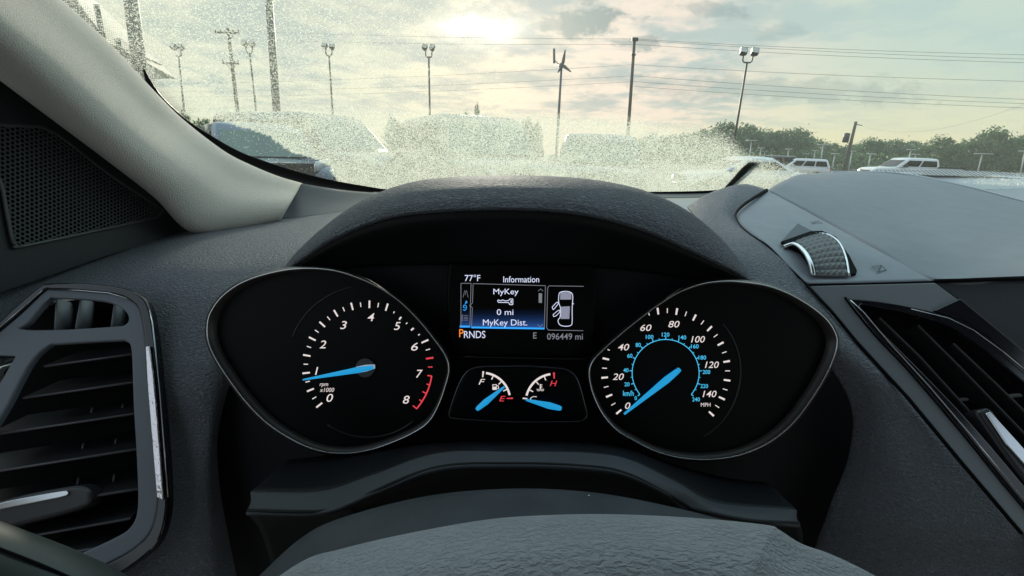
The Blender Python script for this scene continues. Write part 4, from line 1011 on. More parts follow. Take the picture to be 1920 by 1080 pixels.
# ---- wooden power poles
def power_pole(top, bot, Y, r0, label, arms=()):
    a_ = G(bot[0], bot[1], Y); b_ = G(top[0], top[1], Y); d_ = (b_ - a_).normalized(); base = b_ - d_ * ((b_.z - gz(Y)) / d_.z)
    r_ = thing('power_pole', base, label, 'power pole', 'wooden power poles')
    mb = MB(); mb.tube([base, base + (b_ - base) * .5, b_], [r0 * 1.15, r0, r0 * .8], 10); link('pole', mb.mesh('pole'), WOOD, r_)
    for dz_, hw in arms:
        c_ = b_ - d_ * dz_; mb = MB(); mb.box(c_ + Vector((0, -.18, 0)), hw * 2, .12, .14)
        mb.tube([c_ + Vector((-hw * .6, -.18, -.05)), c_ + Vector((0, -.1, -.7))], .025, 5); mb.tube([c_ + Vector((hw * .6, -.18, -.05)), c_ + Vector((0, -.1, -.7))], .025, 5)
        ar = link('crossarm', mb.mesh('crossarm', False), WOOD, r_)
        for s_ in (-.95, -.5, .5, .95):
            mb = MB(); q_ = c_ + Vector((s_ * hw, -.18, .07)); mb.tube([q_, q_ + Vector((0, 0, .1)), q_ + Vector((0, 0, .22))], [.03, .06, .035], 8); link('insulator', mb.mesh('insulator'), LAMPH, ar)
    return r_, base, b_
pp1 = power_pole((427, 52), (447, 222), 46, .17, 'wooden power pole with two crossarms at the far left', ((.45, 1.1), (3.0, .75)))
pp2 = power_pole((1190, 72), (1178, 243), 40, .135, 'tall dark power pole with wires right of the wind turbine', ())
pp3 = power_pole((1605, 228), (1583, 318), 62, .2, 'leaning power pole with a transformer between the trees at the right', ())
r_, base, tp = pp3
mb = MB(); d_ = (tp - base).normalized(); c_ = tp - d_ * 2.0 + Vector((-.75, 0, 0)); mb.tube([c_ - d_ * .6, c_ - d_ * .55, c_ + d_ * .5, c_ + d_ * .6], [.2, .36, .36, .15], 12); link('transformer', mb.mesh('transformer'), LAMPH, r_)
mb = MB(); mb.tube([tp - d_ * .3, tp - d_ * .3 + Vector((.9, 0, -.15))], .05, 6); link('bracket', mb.mesh('bracket'), LAMPH, r_)
r_, base, tp = pp2
mb = MB(); mb.box(tp + Vector((.0, -.16, -.1)), .5, .1, .25); link('bracket', mb.mesh('bracket', False), LAMPH, r_); mb = MB(); mb.box(tp + Vector((0, -.16, -1.2)), .35, .12, .12); link('bracket', mb.mesh('bracket', False), LAMPH, r_)
# ---- power lines
def wire(pts, Y0, Y1, sag, label, r=.011):
    """pts: pixel at the pole and pixel where it leaves the view"""
    a_ = G(*pts[0], Y0); b_ = G(*pts[1], Y1); b2 = b_ + (b_ - a_) * .35
    L_ = [a_ + (b2 - a_) * k / 24 - Vector((0, 0, sag * 4 * (k / 24) * (1 - k / 24))) for k in range(25)]
    mb = MB(); mb.tube(L_, r, 5); return tag(link('power_line', mb.mesh('power_line'), WIRE), label, 'cable', 'power lines strung between the poles')
for (y0, y1, lb) in ((73, 97, 'power line to the right from the very top of the dark pole'), (75, 105, 'second power line to the right, just under the topmost one'), (83, 112, 'third power line down on the right of the dark pole'), (121, 147, 'single power line crossing behind the right floodlight heads'),
                 (142, 181, 'upper of the three low power lines on the right'), (153, 189, 'middle of the three low power lines on the right'), (162, 197, 'lowest of the power lines on the right')):
    wire([(1189, y0), (1920, y1)], 39.8, 36, .25, lb)
for (y0, x1, y1, lb) in ((73, 440, 52, 'topmost power line left of the dark pole to the far left pole'), (83, 445, 68, 'second power line left of the dark pole'), (121, 445, 150, 'power line running left behind the turbine hub'), (142, 445, 166, 'upper of the two lowest power lines on the left'), (153, 445, 176, 'lowest power line left of the dark pole')):
    wire([(1189, y0), (x1, y1)], 39.8, 46, .3, lb, .009)
wire([(1606, 232), (1920, 152)], 61.8, 40, 2.6, 'slack service wire rising from the leaning pole to the right edge', .007)
# ---- small wind turbine
Yt = 30; a_ = G(1046, 240, Yt); b_ = G(1053, 124, Yt); d_ = (b_ - a_).normalized(); base = b_ - d_ * ((b_.z - gz(Yt)) / d_.z)
tb = thing('wind_turbine', base, 'small three bladed wind turbine on a grey mast in the middle of the sky', 'wind turbine')
mb = MB(); mb.tube([base, base + (b_ - base) * .5, b_], [.10, .085, .06], 10); link('mast', mb.mesh('mast'), STEEL, tb)
hubp = G(1055, 122, Yt - .45)
mb = MB(); mb.tube([hubp, hubp + Vector((-.05, .25, .02)), hubp + Vector((-.15, .7, .1))], [.1, .16, .06], 10); link('nacelle', mb.mesh('nacelle'), STEEL, tb)
mb = MB(); q_ = G(1039, 112, Yt + .6); mb.tube([hubp + Vector((-.1, .5, .05)), q_], .03, 6); link('tail_boom', mb.mesh('tail_boom'), STEEL, tb)
mb = MB(); tv = [G(1037, 91, Yt + .6), G(1040, 91, Yt + .75), G(1040.5, 119, Yt + .75), G(1037, 119, Yt + .6)]
mb.add(tv + [p + Vector((.03, -.02, 0)) for p in tv], [(0, 1, 2, 3), (7, 6, 5, 4), (0, 4, 5, 1), (1, 5, 6, 2), (2, 6, 7, 3), (3, 7, 4, 0)]); link('tail_vane', mb.mesh('tail_vane', False), STEEL, tb)
for (x, y) in ((1060, 93), (1071, 135), (1046, 136)):
    e_ = G(x, y, Yt - .5); mb = MB(); ax = (e_ - hubp); s_ = ax.cross(Vector((0, 1, 0))).normalized()
    rows = []
    for f_, c_ in ((.06, .05), (.2, .10), (.6, .07), (1, .03)):
        p = hubp + ax * f_; rows.append([p - s_ * c_, p + Vector((0, -.02, 0)), p + s_ * c_ + Vector((0, .03, 0)), p + Vector((0, .02, 0))])
    mb.grid(rows, True); link('blade', mb.mesh('blade', False), STEEL, tb)

# ---- the far row of low white lamp posts
for (x, y, bx, by, wpx, Y, lb) in (
        (1368, 272, 1363, 310, 11, 70, 'small white lamp post behind the pole of the right floodlight'), (1409, 264, 1405, 300, 20, 58, 'white lamp post with a wide head just right of the floodlight pole'),
        (1427, 278, 1423, 302, 10, 78, 'small white lamp post, nearer of the close pair above the dark van'), (1434, 285, 1431, 302, 8, 90, 'small white lamp post, shorter of the close pair above the dark van'),
        (1479, 280, 1475, 304, 11, 74, 'white lamp post between the dark van and the white wagon'), (1512, 289, 1510, 305, 8, 88, 'small white lamp post over the front of the white wagon'),
        (1528, 283, 1525, 303, 9, 80, 'small white lamp post over the roof of the white wagon'), (1543, 272, 1540, 296, 20, 72, 'white lamp post with a broad head over the rear of the white wagon'),
        (1566, 289, 1559, 318, 12, 70, 'white lamp post just left of the leaning power pole'), (1598, 284, 1591, 319, 11, 66, 'white lamp post just right of the leaning power pole'),
        (1633, 289, 1626, 319, 14, 66, 'white lamp post left of the white pickup mirror'), (1708, 281, 1705, 296, 13, 72, 'white lamp post standing behind the pickup cab roof'),
        (1717, 290, 1716, 298, 12, 84, 'lower lamp post right behind the pickup cab roof'), (1842, 289, 1833, 322, 26, 56, 'white lamp post with a wide head at the far right before dense trees'),
        (1922, 284, 1914, 322, 16, 56, 'white lamp post cut by the right edge of the view')):
    a_ = G(bx, by, Y); b_ = G(x, y, Y); d_ = (b_ - a_).normalized(); base = b_ - d_ * ((b_.z - gz(Y)) / d_.z); k = Y / 850
    lp_ = thing('lamp_post', base, lb, 'lamp post', 'low white lamp posts in the far lot')
    mb = MB(); mb.tube([base, b_], .95 * k, 8); link('pole', mb.mesh('pole'), WHITEP, lp_)
    mb = MB(); mb.grid([[b_ + Vector((sx * wpx * k * .42, sy * .35, zz)) for sx, sy in ((-1, -1), (1, -1), (1, 1), (-1, 1))] for zz in (0, 1.3 * k)], True)
    o_ = len(mb.v); mb.f += [(3, 2, 1, 0), (4, 5, 6, 7)]
    link('lamp_head', mb.mesh('lamp_head', False), WHITEP, lp_)

# ---- the white building on the left
bd = thing('showroom_building', (-24, 40, gz(40)), 'pale flat roofed showroom building with a high fascia beyond the left pillar', 'building')
def wallq(L, Ys): return [G(x, y, Y) for (x, y), Y in zip(L, Ys)]
BW = mat('cream_cladding', (.62, .58, .48), .7, mottle=.12); BG = mat('building_glass', (.10, .13, .14), .08, spec=.7); BD = mat('grey_cladding', (.14, .16, .17), .6, mottle=.2)
def prism(mb, quad_, back_):
    v_ = quad_ + [p + back_ for p in quad_]
    return mb.add(v_, [(0, 1, 2, 3), (7, 6, 5, 4), (0, 4, 5, 1), (1, 5, 6, 2), (2, 6, 7, 3), (3, 7, 4, 0)])
mb = MB(); prism(mb, wallq([(186, 8), (270, 50), (328, 97), (331, 148), (287, 138), (200, 76)], [22, 26, 32, 32, 26, 22])[0:0] or wallq([(186, 8), (329, 97), (331, 148), (200, 78)], [22, 32, 32, 22]), Vector((-4, 1, 0))); link('fascia', mb.mesh('fascia', False), BW, bd)
mb = MB(); prism(mb, wallq([(100, -60), (187, 8), (201, 78), (100, 30)], [19, 22.3, 22.3, 19]), Vector((-4, 1, 0))); link('tower', mb.mesh('tower', False), BD, bd)
for L, Ys in (([(226, 72), (242, 82), (243, 96), (228, 88)], [23.3, 24.2, 24.2, 23.3]), ([(268, 92), (305, 108), (306, 122), (270, 106)], [26.2, 29.3, 29.3, 26.2])):
    mb = MB(); prism(mb, wallq(L, Ys), Vector((-.3, -.05, 0))); link('sign_panel', mb.mesh('sign_panel', False), BD, bd)
mb = MB(); prism(mb, wallq([(200, 79), (290, 130), (290, 172), (205, 150)], [22.6, 28, 28, 22.6]), Vector((-4, 1, 0))); link('wall', mb.mesh('wall', False), BD, bd)
mb = MB(); prism(mb, wallq([(200, 150), (297, 186), (299, 250), (150, 300)], [22.4, 28.8, 28.8, 20]), Vector((-3, 1, 0))); link('shop_window', mb.mesh('shop_window', False), BG, bd)

# ---- trees
LEAFM = []
for nm, c0, c1 in (('foliage_dark', (.04, .11, .07), (.08, .18, .10)), ('foliage_mid', (.045, .10, .045), (.10, .18, .07))):
    m = bpy.data.materials.new(nm); m.use_nodes = True; t = NT(m.node_tree); b = m.node_tree.nodes['Principled BSDF']
    tc_ = t.n('ShaderNodeTexCoord'); t.l(t.mix(t.ss(t.noise(tc_.outputs['Object'], .9, 4), .35, .65), c0, c1), b.inputs['Base Color']); b.inputs['Roughness'].default_value = .6
    tl_ = t.n('ShaderNodeBsdfTranslucent'); tl_.inputs[0].default_value = (.10, .19, .08, 1); mx_ = t.n('ShaderNodeMixShader'); mx_.inputs[0].default_value = .4
    t.l(b.outputs[0], mx_.inputs[1]); t.l(tl_.outputs[0], mx_.inputs[2]); t.l(mx_.outputs[0], m.node_tree.nodes['Material Output'].inputs[0]); LEAFM.append(m)
BARK = mat('bark', (.07, .06, .05), .9, mottle=.3)
def tree_meshes(seed, leaf=1.15, nclump=130, per=40, low=.06, narrow=False):
    rnd = random.Random(seed); crown = MB()
    for c in range(nclump):
        while True:
            p = Vector((rnd.uniform(-1, 1), rnd.uniform(-1, 1), rnd.uniform(-1, 1)))
            if p.length < 1: break
        zf = (p.z + 1) / 2; wid = (.55 + .45 * math.sin(math.pi * min(zf * .9 + .1, 1))) * (1 if not narrow else .9)
        cx, cy, cz = p.x * .5 * wid, p.y * .5 * wid, low + (1 - low) * (zf * .93)
        cr_ = rnd.uniform(.06, .13)
        for k in range(per):
            q_ = Vector((rnd.gauss(0, 1), rnd.gauss(0, 1), rnd.gauss(0, .8))) * cr_ * .55 + Vector((cx, cy, cz))
            a_ = Vector((rnd.gauss(0, 1), rnd.gauss(0, 1), rnd.gauss(0, 1))).normalized(); b_ = a_.orthogonal().normalized(); s_ = rnd.uniform(.4, 1.2) * leaf * .03
            c2 = a_.cross(b_)
            crown.add([q_ - b_ * s_, q_ - c2 * s_ * .5, q_ + b_ * s_, q_ + c2 * s_ * .5], [(0, 1, 2, 3)])
    trunk = MB(); trunk.tube([Vector((0, 0, 0)), Vector((.01, 0, .25)), Vector((-.01, .01, .55)), Vector((0, 0, .8))], [.028, .021, .014, .004], 7)
    for k in range(7):
        a_ = rnd.uniform(0, 6.28); z0 = rnd.uniform(.2, .55); e_ = Vector((math.cos(a_) * .32, math.sin(a_) * .32, z0 + rnd.uniform(.15, .35)))
        trunk.tube([Vector((0, 0, z0)), Vector((e_.x * .5, e_.y * .5, z0 + (e_.z - z0) * .4)), e_], [.011, .007, .002], 5)
    return crown.mesh('crown', False), trunk.mesh('trunk')
TM = [tree_meshes(s) for s in range(5)] + [tree_meshes(9, narrow=True, nclump=60)]
def tree(px, top, wpx, Y, v_, m_, label, name='tree', rz=0):
    b_ = lot(px, Y); t_ = G(px, top, Y); h = t_.z - b_.z; w_ = wpx / 850 * Y
    r_ = thing(name, b_, label, 'tree', 'trees along the far edge of the lot', False, rz); r_.scale = (w_, w_, h / .98)
    cme, tme = TM[v_]
    for nm, me, mm in (('crown', cme, LEAFM[m_]), ('trunk', tme, BARK)):
        o_ = bpy.data.objects.new(nm, me); col.objects.link(o_); o_.parent = r_
        if not me.materials: me.materials.append(None)
        o_.material_slots[0].link = 'OBJECT'; o_.material_slots[0].material = mm
    return r_
for i, (px, top, wpx, Y, mm, lb) in enumerate((
        (1222, 250, 62, 105, 0, 'tree seen through the dew just right of the dark power pole'), (1268, 246, 58, 100, 0, 'tree behind the dew left of the low silver car roof'),
        (1310, 240, 60, 102, 0, 'rounded tree behind the dew edge above the silver car'), (1352, 226, 70, 95, 0, 'tall tree left of the right floodlight pole'),
        (1392, 232, 62, 97, 0, 'tall tree directly behind the right floodlight pole'), (1432, 241, 58, 100, 0, 'tree above the small lamp pair and dark van'),
        (1474, 234, 66, 96, 0, 'full crowned tree above the gap between dark van and white wagon'), (1514, 256, 50, 104, 0, 'lower tree above the nose of the white wagon'),
        (1552, 266, 48, 108, 0, 'lowest tree of the row, above the tail of the white wagon'), (1590, 268, 46, 104, 0, 'tree directly behind the leaning power pole'),
        (1626, 257, 56, 96, 0, 'tree right of the transformer pole'), (1664, 256, 58, 98, 0, 'broad tree above the pickup bonnet'),
        (1704, 262, 46, 100, 0, 'tree with a loose top above the pickup cab'), (1756, 254, 58, 84, 1, 'green tree at the left end of the right hand group'),
        (1800, 262, 54, 88, 1, 'green tree in the dip of the right hand group'), (1846, 236, 64, 84, 1, 'tallest tree of the right hand group'),
        (1892, 247, 54, 86, 1, 'green tree right of the tallest one near the frame edge'), (1934, 240, 56, 84, 1, 'green tree cut by the right edge of the view'))):
    tree(px, top, wpx * 1.25, Y, i % 5, mm, lb, rz=i * 1.3)
tree(893, 186, 15, 60, 5, 0, 'narrow upright tree rising above the vehicles in the middle', rz=.5)
tree(985, 216, 30, 62, 1, 0, 'small bushy tree top right of the narrow upright tree', rz=1.5)
tree(1004, 226, 26, 64, 2, 0, 'lower bushy tree top between the grey van and the black van', rz=2.5)
tree(875, 208, 26, 66, 3, 0, 'tree top just left of the narrow upright tree', rz=.9)
tree(738, 218, 34, 66, 4, 0, 'tree top in the gap between the two big vehicles on the left', rz=.2)
tree(352, 208, 40, 40, 0, 1, 'dark green tree top beside the lower left end of the windshield', rz=3.1)
for i, (px, top, wpx) in enumerate(((330, 206, 70), (385, 220, 66), (425, 238, 60))):
    tree(px, top, wpx, 17, i + 1, 0, ('dark shrub beside the foot of the left pillar, furthest left', 'dark shrub behind the roof of the blue grey car', 'low dark shrub at the windscreen of the blue grey car')[i], 'shrub', i * 2.0)['category'] = 'shrub'
# low scrub under the far trees
rnd = random.Random(3); mb = MB()
for k in range(9000):
    px = rnd.uniform(1180, 2000); Y = rnd.uniform(80, 112); b_ = lot(px, Y); q_ = b_ + Vector((0, 0, 3.6 * rnd.random() ** .8))
    a_ = Vector((rnd.gauss(0, 1), rnd.gauss(0, 1), rnd.gauss(0, 1))).normalized(); u_ = a_.orthogonal().normalized(); s_ = rnd.uniform(.15, .4); w_ = a_.cross(u_)
    mb.add([q_ - u_ * s_, q_ - w_ * s_ * .6, q_ + u_ * s_, q_ + w_ * s_ * .6], [(0, 1, 2, 3)])
tag(link('undergrowth', mb.mesh('undergrowth', False), LEAFM[1]), 'low green scrub filling the gaps under the far trees', 'undergrowth', kind='stuff')

# ---- vehicles
def paint(name, c, rough=.25, metal=.3): return mat(name, c, rough, metal, .5, coat=.6)
TYRE = mat('tyre_rubber', (.02, .02, .02), .8); RIMM = mat('alloy_rim', (.5, .5, .52), .3, metal=.9)
CGLASS = mat('car_glass', (.005, .007, .008), .15, spec=.2); TEAL = mat('tinted_windscreen', (.03, .10, .085), .1, spec=.7)
HEADL = mat('headlight_lens', (.7, .72, .72), .1, spec=.8); TAILL = mat('tail_lamp_red', (.45, .02, .02), .25); BTRIM = mat('black_trim', (.015, .015, .017), .5)
def vehicle(name, pos, rz, label, cat, body, P, glass=None, group='vehicles parked in the lot'):
    """P: L, W, H overall; belt, sill, hood heights; x stations from the nose (+x) to the tail"""
    r_ = thing(name, pos, label, cat, group, False, rz)
    L, Wd_, H = P['L'], P['W'], P['H']; hl = L / 2; hw = Wd_ / 2; g_ = P.get('glass', glass or CGLASS)
    belt, sill, hd_ = P['belt'], P['sill'], P['hood']
    # lower body: lofted cross-sections along the length, rounded in plan and section
    st = P['body']           # (x, top z, half width factor)
    rows = []
    for x, zt, wf in st:
        w_ = hw * wf; zs = P.get('nose', sill) if abs(x) > hl * .97 else sill
        rows.append([Vector((x, y * w_, z)) for y, z in ((-.86, zs), (-.97, sill + (zt - sill) * .25), (-1.0, sill + (zt - sill) * .55), (-.985, sill + (zt - sill) * .85), (-.93, zt - .015), (-.80, zt), (-.4, zt + .025), (0, zt + .035), (.4, zt + .025), (.80, zt), (.93, zt - .015), (.985, sill + (zt - sill) * .85), (1.0, sill + (zt - sill) * .55), (.97, sill + (zt - sill) * .25), (.86, zs))])
    mb = MB().grid(rows); n0 = len(rows[0]); mb.f.append(tuple(range(n0))[::-1]); mb.f.append(tuple(range((len(rows) - 1) * n0, len(rows) * n0)))
    for i in range(len(rows) - 1): mb.f.append((i * n0, (i + 1) * n0, (i + 1) * n0 + n0 - 1, i * n0 + n0 - 1))
    bo = link('body', mb.mesh('body'), body, r_)
    # cabin
    a0, a1, b1, b0 = P['cab']     # x of windscreen foot, windscreen top, rear top, rear foot
    wb, wt_ = hw * .95, hw * .86; zt = H - .09
    foot = [(a0, -wb * .92), (a0 - .25, -wb), (b0 + .15, -wb), (b0, -wb * .92), (b0, wb * .92), (b0 + .15, wb), (a0 - .25, wb), (a0, wb * .92)]
    roof = [(a1, -wt_ * .9), (a1 - .12, -wt_), (b1 + .1, -wt_), (b1, -wt_ * .9), (b1, wt_ * .9), (b1 + .1, wt_), (a1 - .12, wt_), (a1, wt_ * .9)]
    mid = lambda f_: [Vector((p[0] + (q[0] - p[0]) * f_, p[1] + (q[1] - p[1]) * f_ ** 1.3, belt + (zt - belt) * f_)) for p, q in zip(foot, roof)]
    rr = [mid(0), mid(.5), mid(1), [Vector((x * .90 + (a1 + b1) / 2 * .10, y * .86, H - .028)) for x, y in roof], [Vector((x * .62 + (a1 + b1) / 2 * .38, y * .4, H)) for x, y in roof]]
    mb = MB().grid(rr, True); mb.f.append(tuple(range(len(rr) * 8 - 8, len(rr) * 8)))
    link('cabin', mb.mesh('cabin'), body, r_)
    # glass: proud panes on the cabin
    def side(x0b, x1b, x0t, x1t, s_):
        f0, f1 = .13, .82; res = []
        for (xb, xt, f_) in ((x0b, x0t, f0), (x1b, x1t, f0), (x1b, x1t, f1), (x0b, x0t, f1)):
            res.append(Vector((xb + (xt - xb) * f_, s_ * (wb + (wt_ - wb) * f_ ** 1.3 + .012), belt + (zt - belt) * f_)))
        m_ = [(res[0] + res[3]) / 2, (res[1] + res[2]) / 2]
        for k in m_: k.y += s_ * .035
        return res, m_
    for s_ in (-1, 1):
        for (fa, fb) in P['win']:
            xb0 = a0 - .28 + (b0 + .2 - a0 + .28) * fa; xb1 = a0 - .28 + (b0 + .2 - a0 + .28) * fb
            xt0 = a1 - .16 + (b1 + .14 - a1 + .16) * fa; xt1 = a1 - .16 + (b1 + .14 - a1 + .16) * fb
            q_, m_ = side(xb0, xb1, xt0, xt1, s_); mb = MB(); mb.add([q_[0], q_[1], m_[1], m_[0], q_[2], q_[3]], [(0, 1, 2, 3), (3, 2, 4, 5)]); link('side_window', mb.mesh('side_window', False), g_, r_)
    def endglass(xf, xt, dirx, nm, mm):
        pts_ = []
        for f_ in (.08, .5, .86):
            x = xf + (xt - xf) * f_ + dirx * .015; y = (wb * .88 + (wt_ * .84 - wb * .88) * f_ ** 1.3); z = belt + (zt - belt) * f_
            pts_.append([Vector((x, -y, z)), Vector((x + dirx * .05, 0, z)), Vector((x, y, z))])
        mb = MB().grid(pts_); link(nm, mb.mesh(nm), mm, r_)
    endglass(a0, a1, 1, 'windscreen', P.get('screen', g_)); endglass(b0, b1, -1, 'rear_window', g_)
    # wheels
    for wx in P['wheels']:
        for s_ in (-1, 1):
            rw = P['rw']; mb = MB()
            prof = [(.55, .0), (.6, .11), (.95, .115), (1.0, .08), (1.0, -.08), (.95, -.115), (.6, -.11)]
            ring = [[Vector((wx + math.cos(k * math.pi / 12) * rw * f_, s_ * (hw - .11) + o_ * s_, rw + math.sin(k * math.pi / 12) * rw * f_)) for k in range(24)] for f_, o_ in prof]
            mb.grid(ring, True); ty = link('wheel', mb.mesh('wheel'), TYRE, r_)
            mb = MB()
            for k in range(5):
                a_ = k * 2 * math.pi / 5; e_ = Vector((math.cos(a_), 0, math.sin(a_))); p_ = Vector((-math.sin(a_), 0, math.cos(a_))); c_ = Vector((wx, s_ * (hw - .005), rw))
                mb.quad(c_ - p_ * .03, c_ + p_ * .03, c_ + e_ * rw * .6 + p_ * .05, c_ + e_ * rw * .6 - p_ * .05)
            rim = [Vector((wx + math.cos(k * math.pi / 12) * rw * .62, s_ * (hw - .02), rw + math.sin(k * math.pi / 12) * rw * .62)) for k in range(24)]; mb.tube(rim, .02, 6, True)
            link('rim', mb.mesh('rim', False), RIMM, ty)
            mb = MB(); arc = [Vector((wx + math.cos(k * math.pi / 14) * rw * 1.14, s_ * (hw + .004), rw + math.sin(k * math.pi / 14) * rw * 1.14)) for k in range(15)]
            arc2 = [Vector((p.x * .0 + wx + (p.x - wx) * .86, p.y - s_ * .02, rw + (p.z - rw) * .86)) for p in arc]; mb.grid([arc, arc2]); link('wheel_arch', mb.mesh('wheel_arch', False), BTRIM, r_)
    # lamps, grille, mirrors
    for s_ in (-1, 1):
        zx = P['lampz']; mb = MB(); xf = hl + .01
        mb.grid([[Vector((xf - .02 - .16 * k, s_ * hw * (.52 + .13 * k), zx + dz_ + .02 * k)) for k in range(4)] for dz_ in (-.08, .0, .08)]); hl_ = link('headlight', mb.mesh('headlight'), HEADL, r_); hl_.modifiers.new('thick', 'SOLIDIFY').thickness = .03
        mb = MB(); mb.box((-hl - .004, s_ * hw * .80, P['tailz']), .05, hw * .24, .34 if P.get('tall') else .18); link('tail_lamp', mb.mesh('tail_lamp', False), TAILL, r_)
        mb = MB(); c_ = Vector((a0 - .55, s_ * (hw + .12), belt + .10)); mb.grid([[c_ + Vector((x, y * .11, z * .09)) for y, z in ((-1, -.8), (1, -.9), (1.1, .7), (.6, 1), (-.8, .9))] for x in (-.02, .06, .13)], True); o_ = len(mb.v); mb.f += [tuple(range(5)), tuple(range(10, 15))]
        mb.tube([c_ + Vector((.02, -s_ * .1, -.05)), c_ + Vector((.05, -s_ * .28, -.08))], .025, 5); link('mirror', mb.mesh('mirror', False), P.get('mirror', body), r_)
    gz_ = P['lampz'] - .04; mb = MB(); mb.grid([[Vector((hl + .015, y * hw * .46, gz_ + z)) for y in (-1, 0, 1)] for z in (-.12, .09)]); gr_ = link('grille', mb.mesh('grille', False), BTRIM, r_); gr_.modifiers.new('thick', 'SOLIDIFY').thickness = .03
    mb = MB(); mb.grid([[Vector((hl + .03 - abs(y) ** 3 * .12, y * hw * .88, sill + z)) for y in (-1, -.6, 0, .6, 1)] for z in (.02, .2)]); bp_ = link('bumper', mb.mesh('bumper'), BTRIM, r_); bp_.modifiers.new('thick', 'SOLIDIFY').thickness = .04
    mb = MB(); mb.box((-hl - .02, 0, sill + .16), .06, hw * 1.7, .18); link('bumper', mb.mesh('bumper', False), BTRIM, r_)
    for s_ in (-1, 1):
        mb = MB(); mb.tube([Vector((a0 - .4, s_ * (hw + .0), sill + .03)), Vector((b0 + .3, s_ * hw, sill + .03))], .04, 6); link('sill_strip', mb.mesh('sill_strip'), BTRIM, r_)
        if P.get('rails'):
            mb = MB(); mb.tube([Vector((a1 - .2, s_ * wt_ * .85, H)), Vector((a1 - .35, s_ * wt_ * .85, H + .06)), Vector((b1 + .3, s_ * wt_ * .85, H + .06)), Vector((b1 + .15, s_ * wt_ * .85, H))], .02, 6); link('roof_rail', mb.mesh('roof_rail'), BTRIM, r_)
    return r_
def suv(H=1.78, L=4.7, Wd_=1.9, lampz_=None, rails=False, **k):
    hl = L / 2
    return dict(L=L, W=Wd_, H=H, belt=H * .60, sill=.32, hood=H * .58, lampz=lampz_ or H * .46, tailz=H * .52, tall=True, rw=.36, wheels=(hl - .9, -hl + .95), win=((0, .30), (.34, .64), (.68, 1)), rails=rails,
                body=[(hl, H * .40, .80), (hl - .08, H * .50, .88), (hl - .3, H * .555, .95), (hl - 1.2, H * .60, 1), (0, H * .61, 1), (-hl + .5, H * .61, 1), (-hl + .1, H * .60, .95), (-hl, H * .5, .9)],
                cab=(hl - 1.15, hl - 1.85, -hl + .35, -hl + .06), **k)
def sedan(H=1.46, L=4.8, Wd_=1.84, **k):
    hl = L / 2
    return dict(L=L, W=Wd_, H=H, belt=H * .65, sill=.26, hood=H * .6, lampz=H * .47, tailz=H * .52, rw=.33, wheels=(hl - .9, -hl + 1.0), win=((0, .46), (.5, .95)),
                body=[(hl, H * .38, .76), (hl - .08, H * .48, .85), (hl - .35, H * .56, .94), (hl - 1.3, H * .645, 1), (0, H * .66, 1), (-hl + .9, H * .67, 1), (-hl + .15, H * .63, .93), (-hl, H * .5, .86)],
                cab=(hl - 1.2, hl - 2.1, -hl + 1.5, -hl + .65), **k)
def at_lot(px, Y, side=0): p = lot(px, Y); return p
vehicle('crossover_car', at_lot(540, 7.7) + Vector((-1.45, 1.75, 0)), R(-52), 'blue grey car nose showing through the clear patch at the left', 'car', paint('blue_grey_paint', (.07, .09, .13)), suv(1.66, 4.6, 1.86, screen=TEAL, lampz_=.92))
vehicle('suv', at_lot(588, 11.0), R(-26), 'tall grey off-road vehicle behind dew below the thick pole', 'suv', paint('graphite_paint', (.10, .10, .10)), suv(1.98, 5.2, 2.1, screen=TEAL))
vehicle('suv', at_lot(880, 9.9), R(-62), 'tall tan van facing the car behind the heaviest dew', 'suv', paint('tan_paint', (.22, .19, .14)), suv(1.97, 5.0, 2.1, screen=TEAL))
vehicle('suv', at_lot(1122, 11.9), R(-97), 'dark vehicle with pale roof edge behind dew under the power pole', 'suv', paint('charcoal_paint', (.07, .07, .075)), suv(1.80, 4.8, 1.98, screen=TEAL))
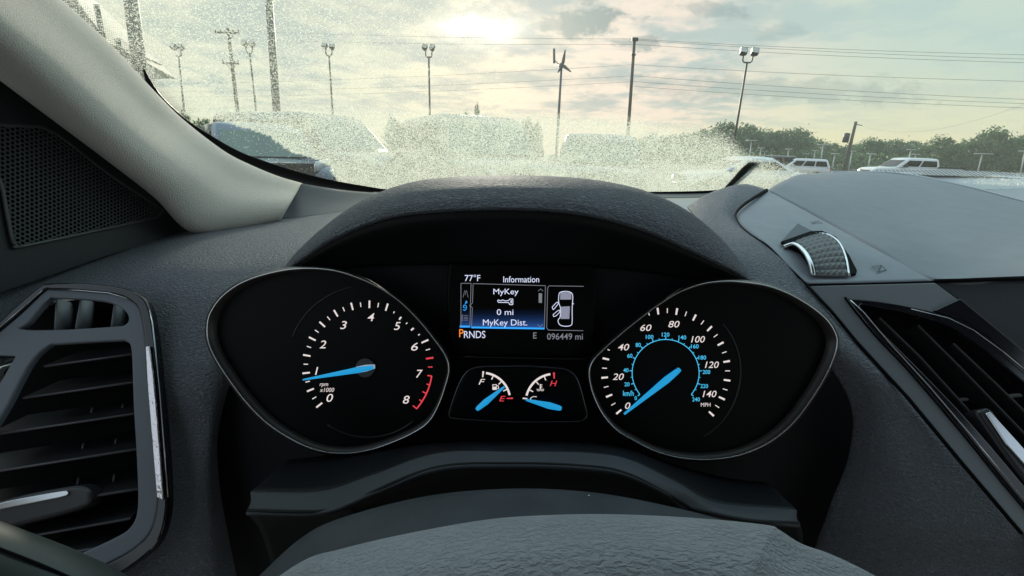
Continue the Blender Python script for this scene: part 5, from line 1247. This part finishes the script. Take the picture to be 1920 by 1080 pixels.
vehicle('sedan', at_lot(1390, 17.5), R(188), 'silver sedan half hidden by dew behind the clear streak', 'car', paint('silver_paint', (.55, .57, .58)), sedan(1.46, 4.7))
vehicle('van', at_lot(1444, 42), R(150), 'dark van left of the white wagon in the far lot', 'van', paint('black_paint', (.03, .03, .035)), suv(1.9, 4.6, 1.9))
vehicle('suv', at_lot(1498, 40), R(160), 'white wagon parked right of the dark van', 'suv', paint('white_paint', (.72, .73, .73), .3, 0), suv(1.72, 4.5, 1.85, rails=True))
def pickup():
    hl = 2.95; H = 1.95
    return dict(L=5.9, W=2.0, H=H, belt=1.28, sill=.5, hood=1.15, lampz=.98, tailz=1.05, tall=True, rw=.40, wheels=(hl - 1.0, -hl + 1.2), win=((0, .46), (.51, .98)), mirror=BTRIM,
                body=[(hl, .95, .86), (hl - .08, 1.12, .93), (hl - .3, 1.2, .98), (hl - 1.35, 1.27, 1), (0, 1.29, 1), (-.9, 1.29, 1), (-hl + .1, 1.29, 1), (-hl, 1.25, .97)],
                cab=(hl - 1.4, hl - 2.15, -hl + 1.75, -hl + 1.6))
pk_ = vehicle('pickup_truck', at_lot(1706, 33.5), R(176), 'white crew cab pickup truck facing left at the right of the lot', 'pickup truck', MATS['white_paint'], pickup())
mb = MB(); 
for s_ in (-1, 1): mb.box((-2.05, s_ * .93, 1.34), 1.7, .1, .1)
link('bed_rail', mb.mesh('bed_rail', False), BTRIM, pk_)

# ---- summer haze over the lot
mb = MB(); mb.box((20, 60, 0), 260, 200, 2 * 13.5)
hz = link('haze', mb.mesh('haze', False), None); HZ = bpy.data.materials.new('haze'); HZ.use_nodes = True; t = NT(HZ.node_tree); HZ.node_tree.nodes.remove(HZ.node_tree.nodes['Principled BSDF'])
pv = t.n('ShaderNodeVolumePrincipled'); pv.inputs['Color'].default_value = (.86, .92, .88, 1); pv.inputs['Density'].default_value = .0010; pv.inputs['Anisotropy'].default_value = .2
t.l(pv.outputs[0], HZ.node_tree.nodes['Material Output'].inputs['Volume']); hz.data.materials.append(HZ); tag(hz, kind='stuff'); scene.cycles.volume_bounces = 0
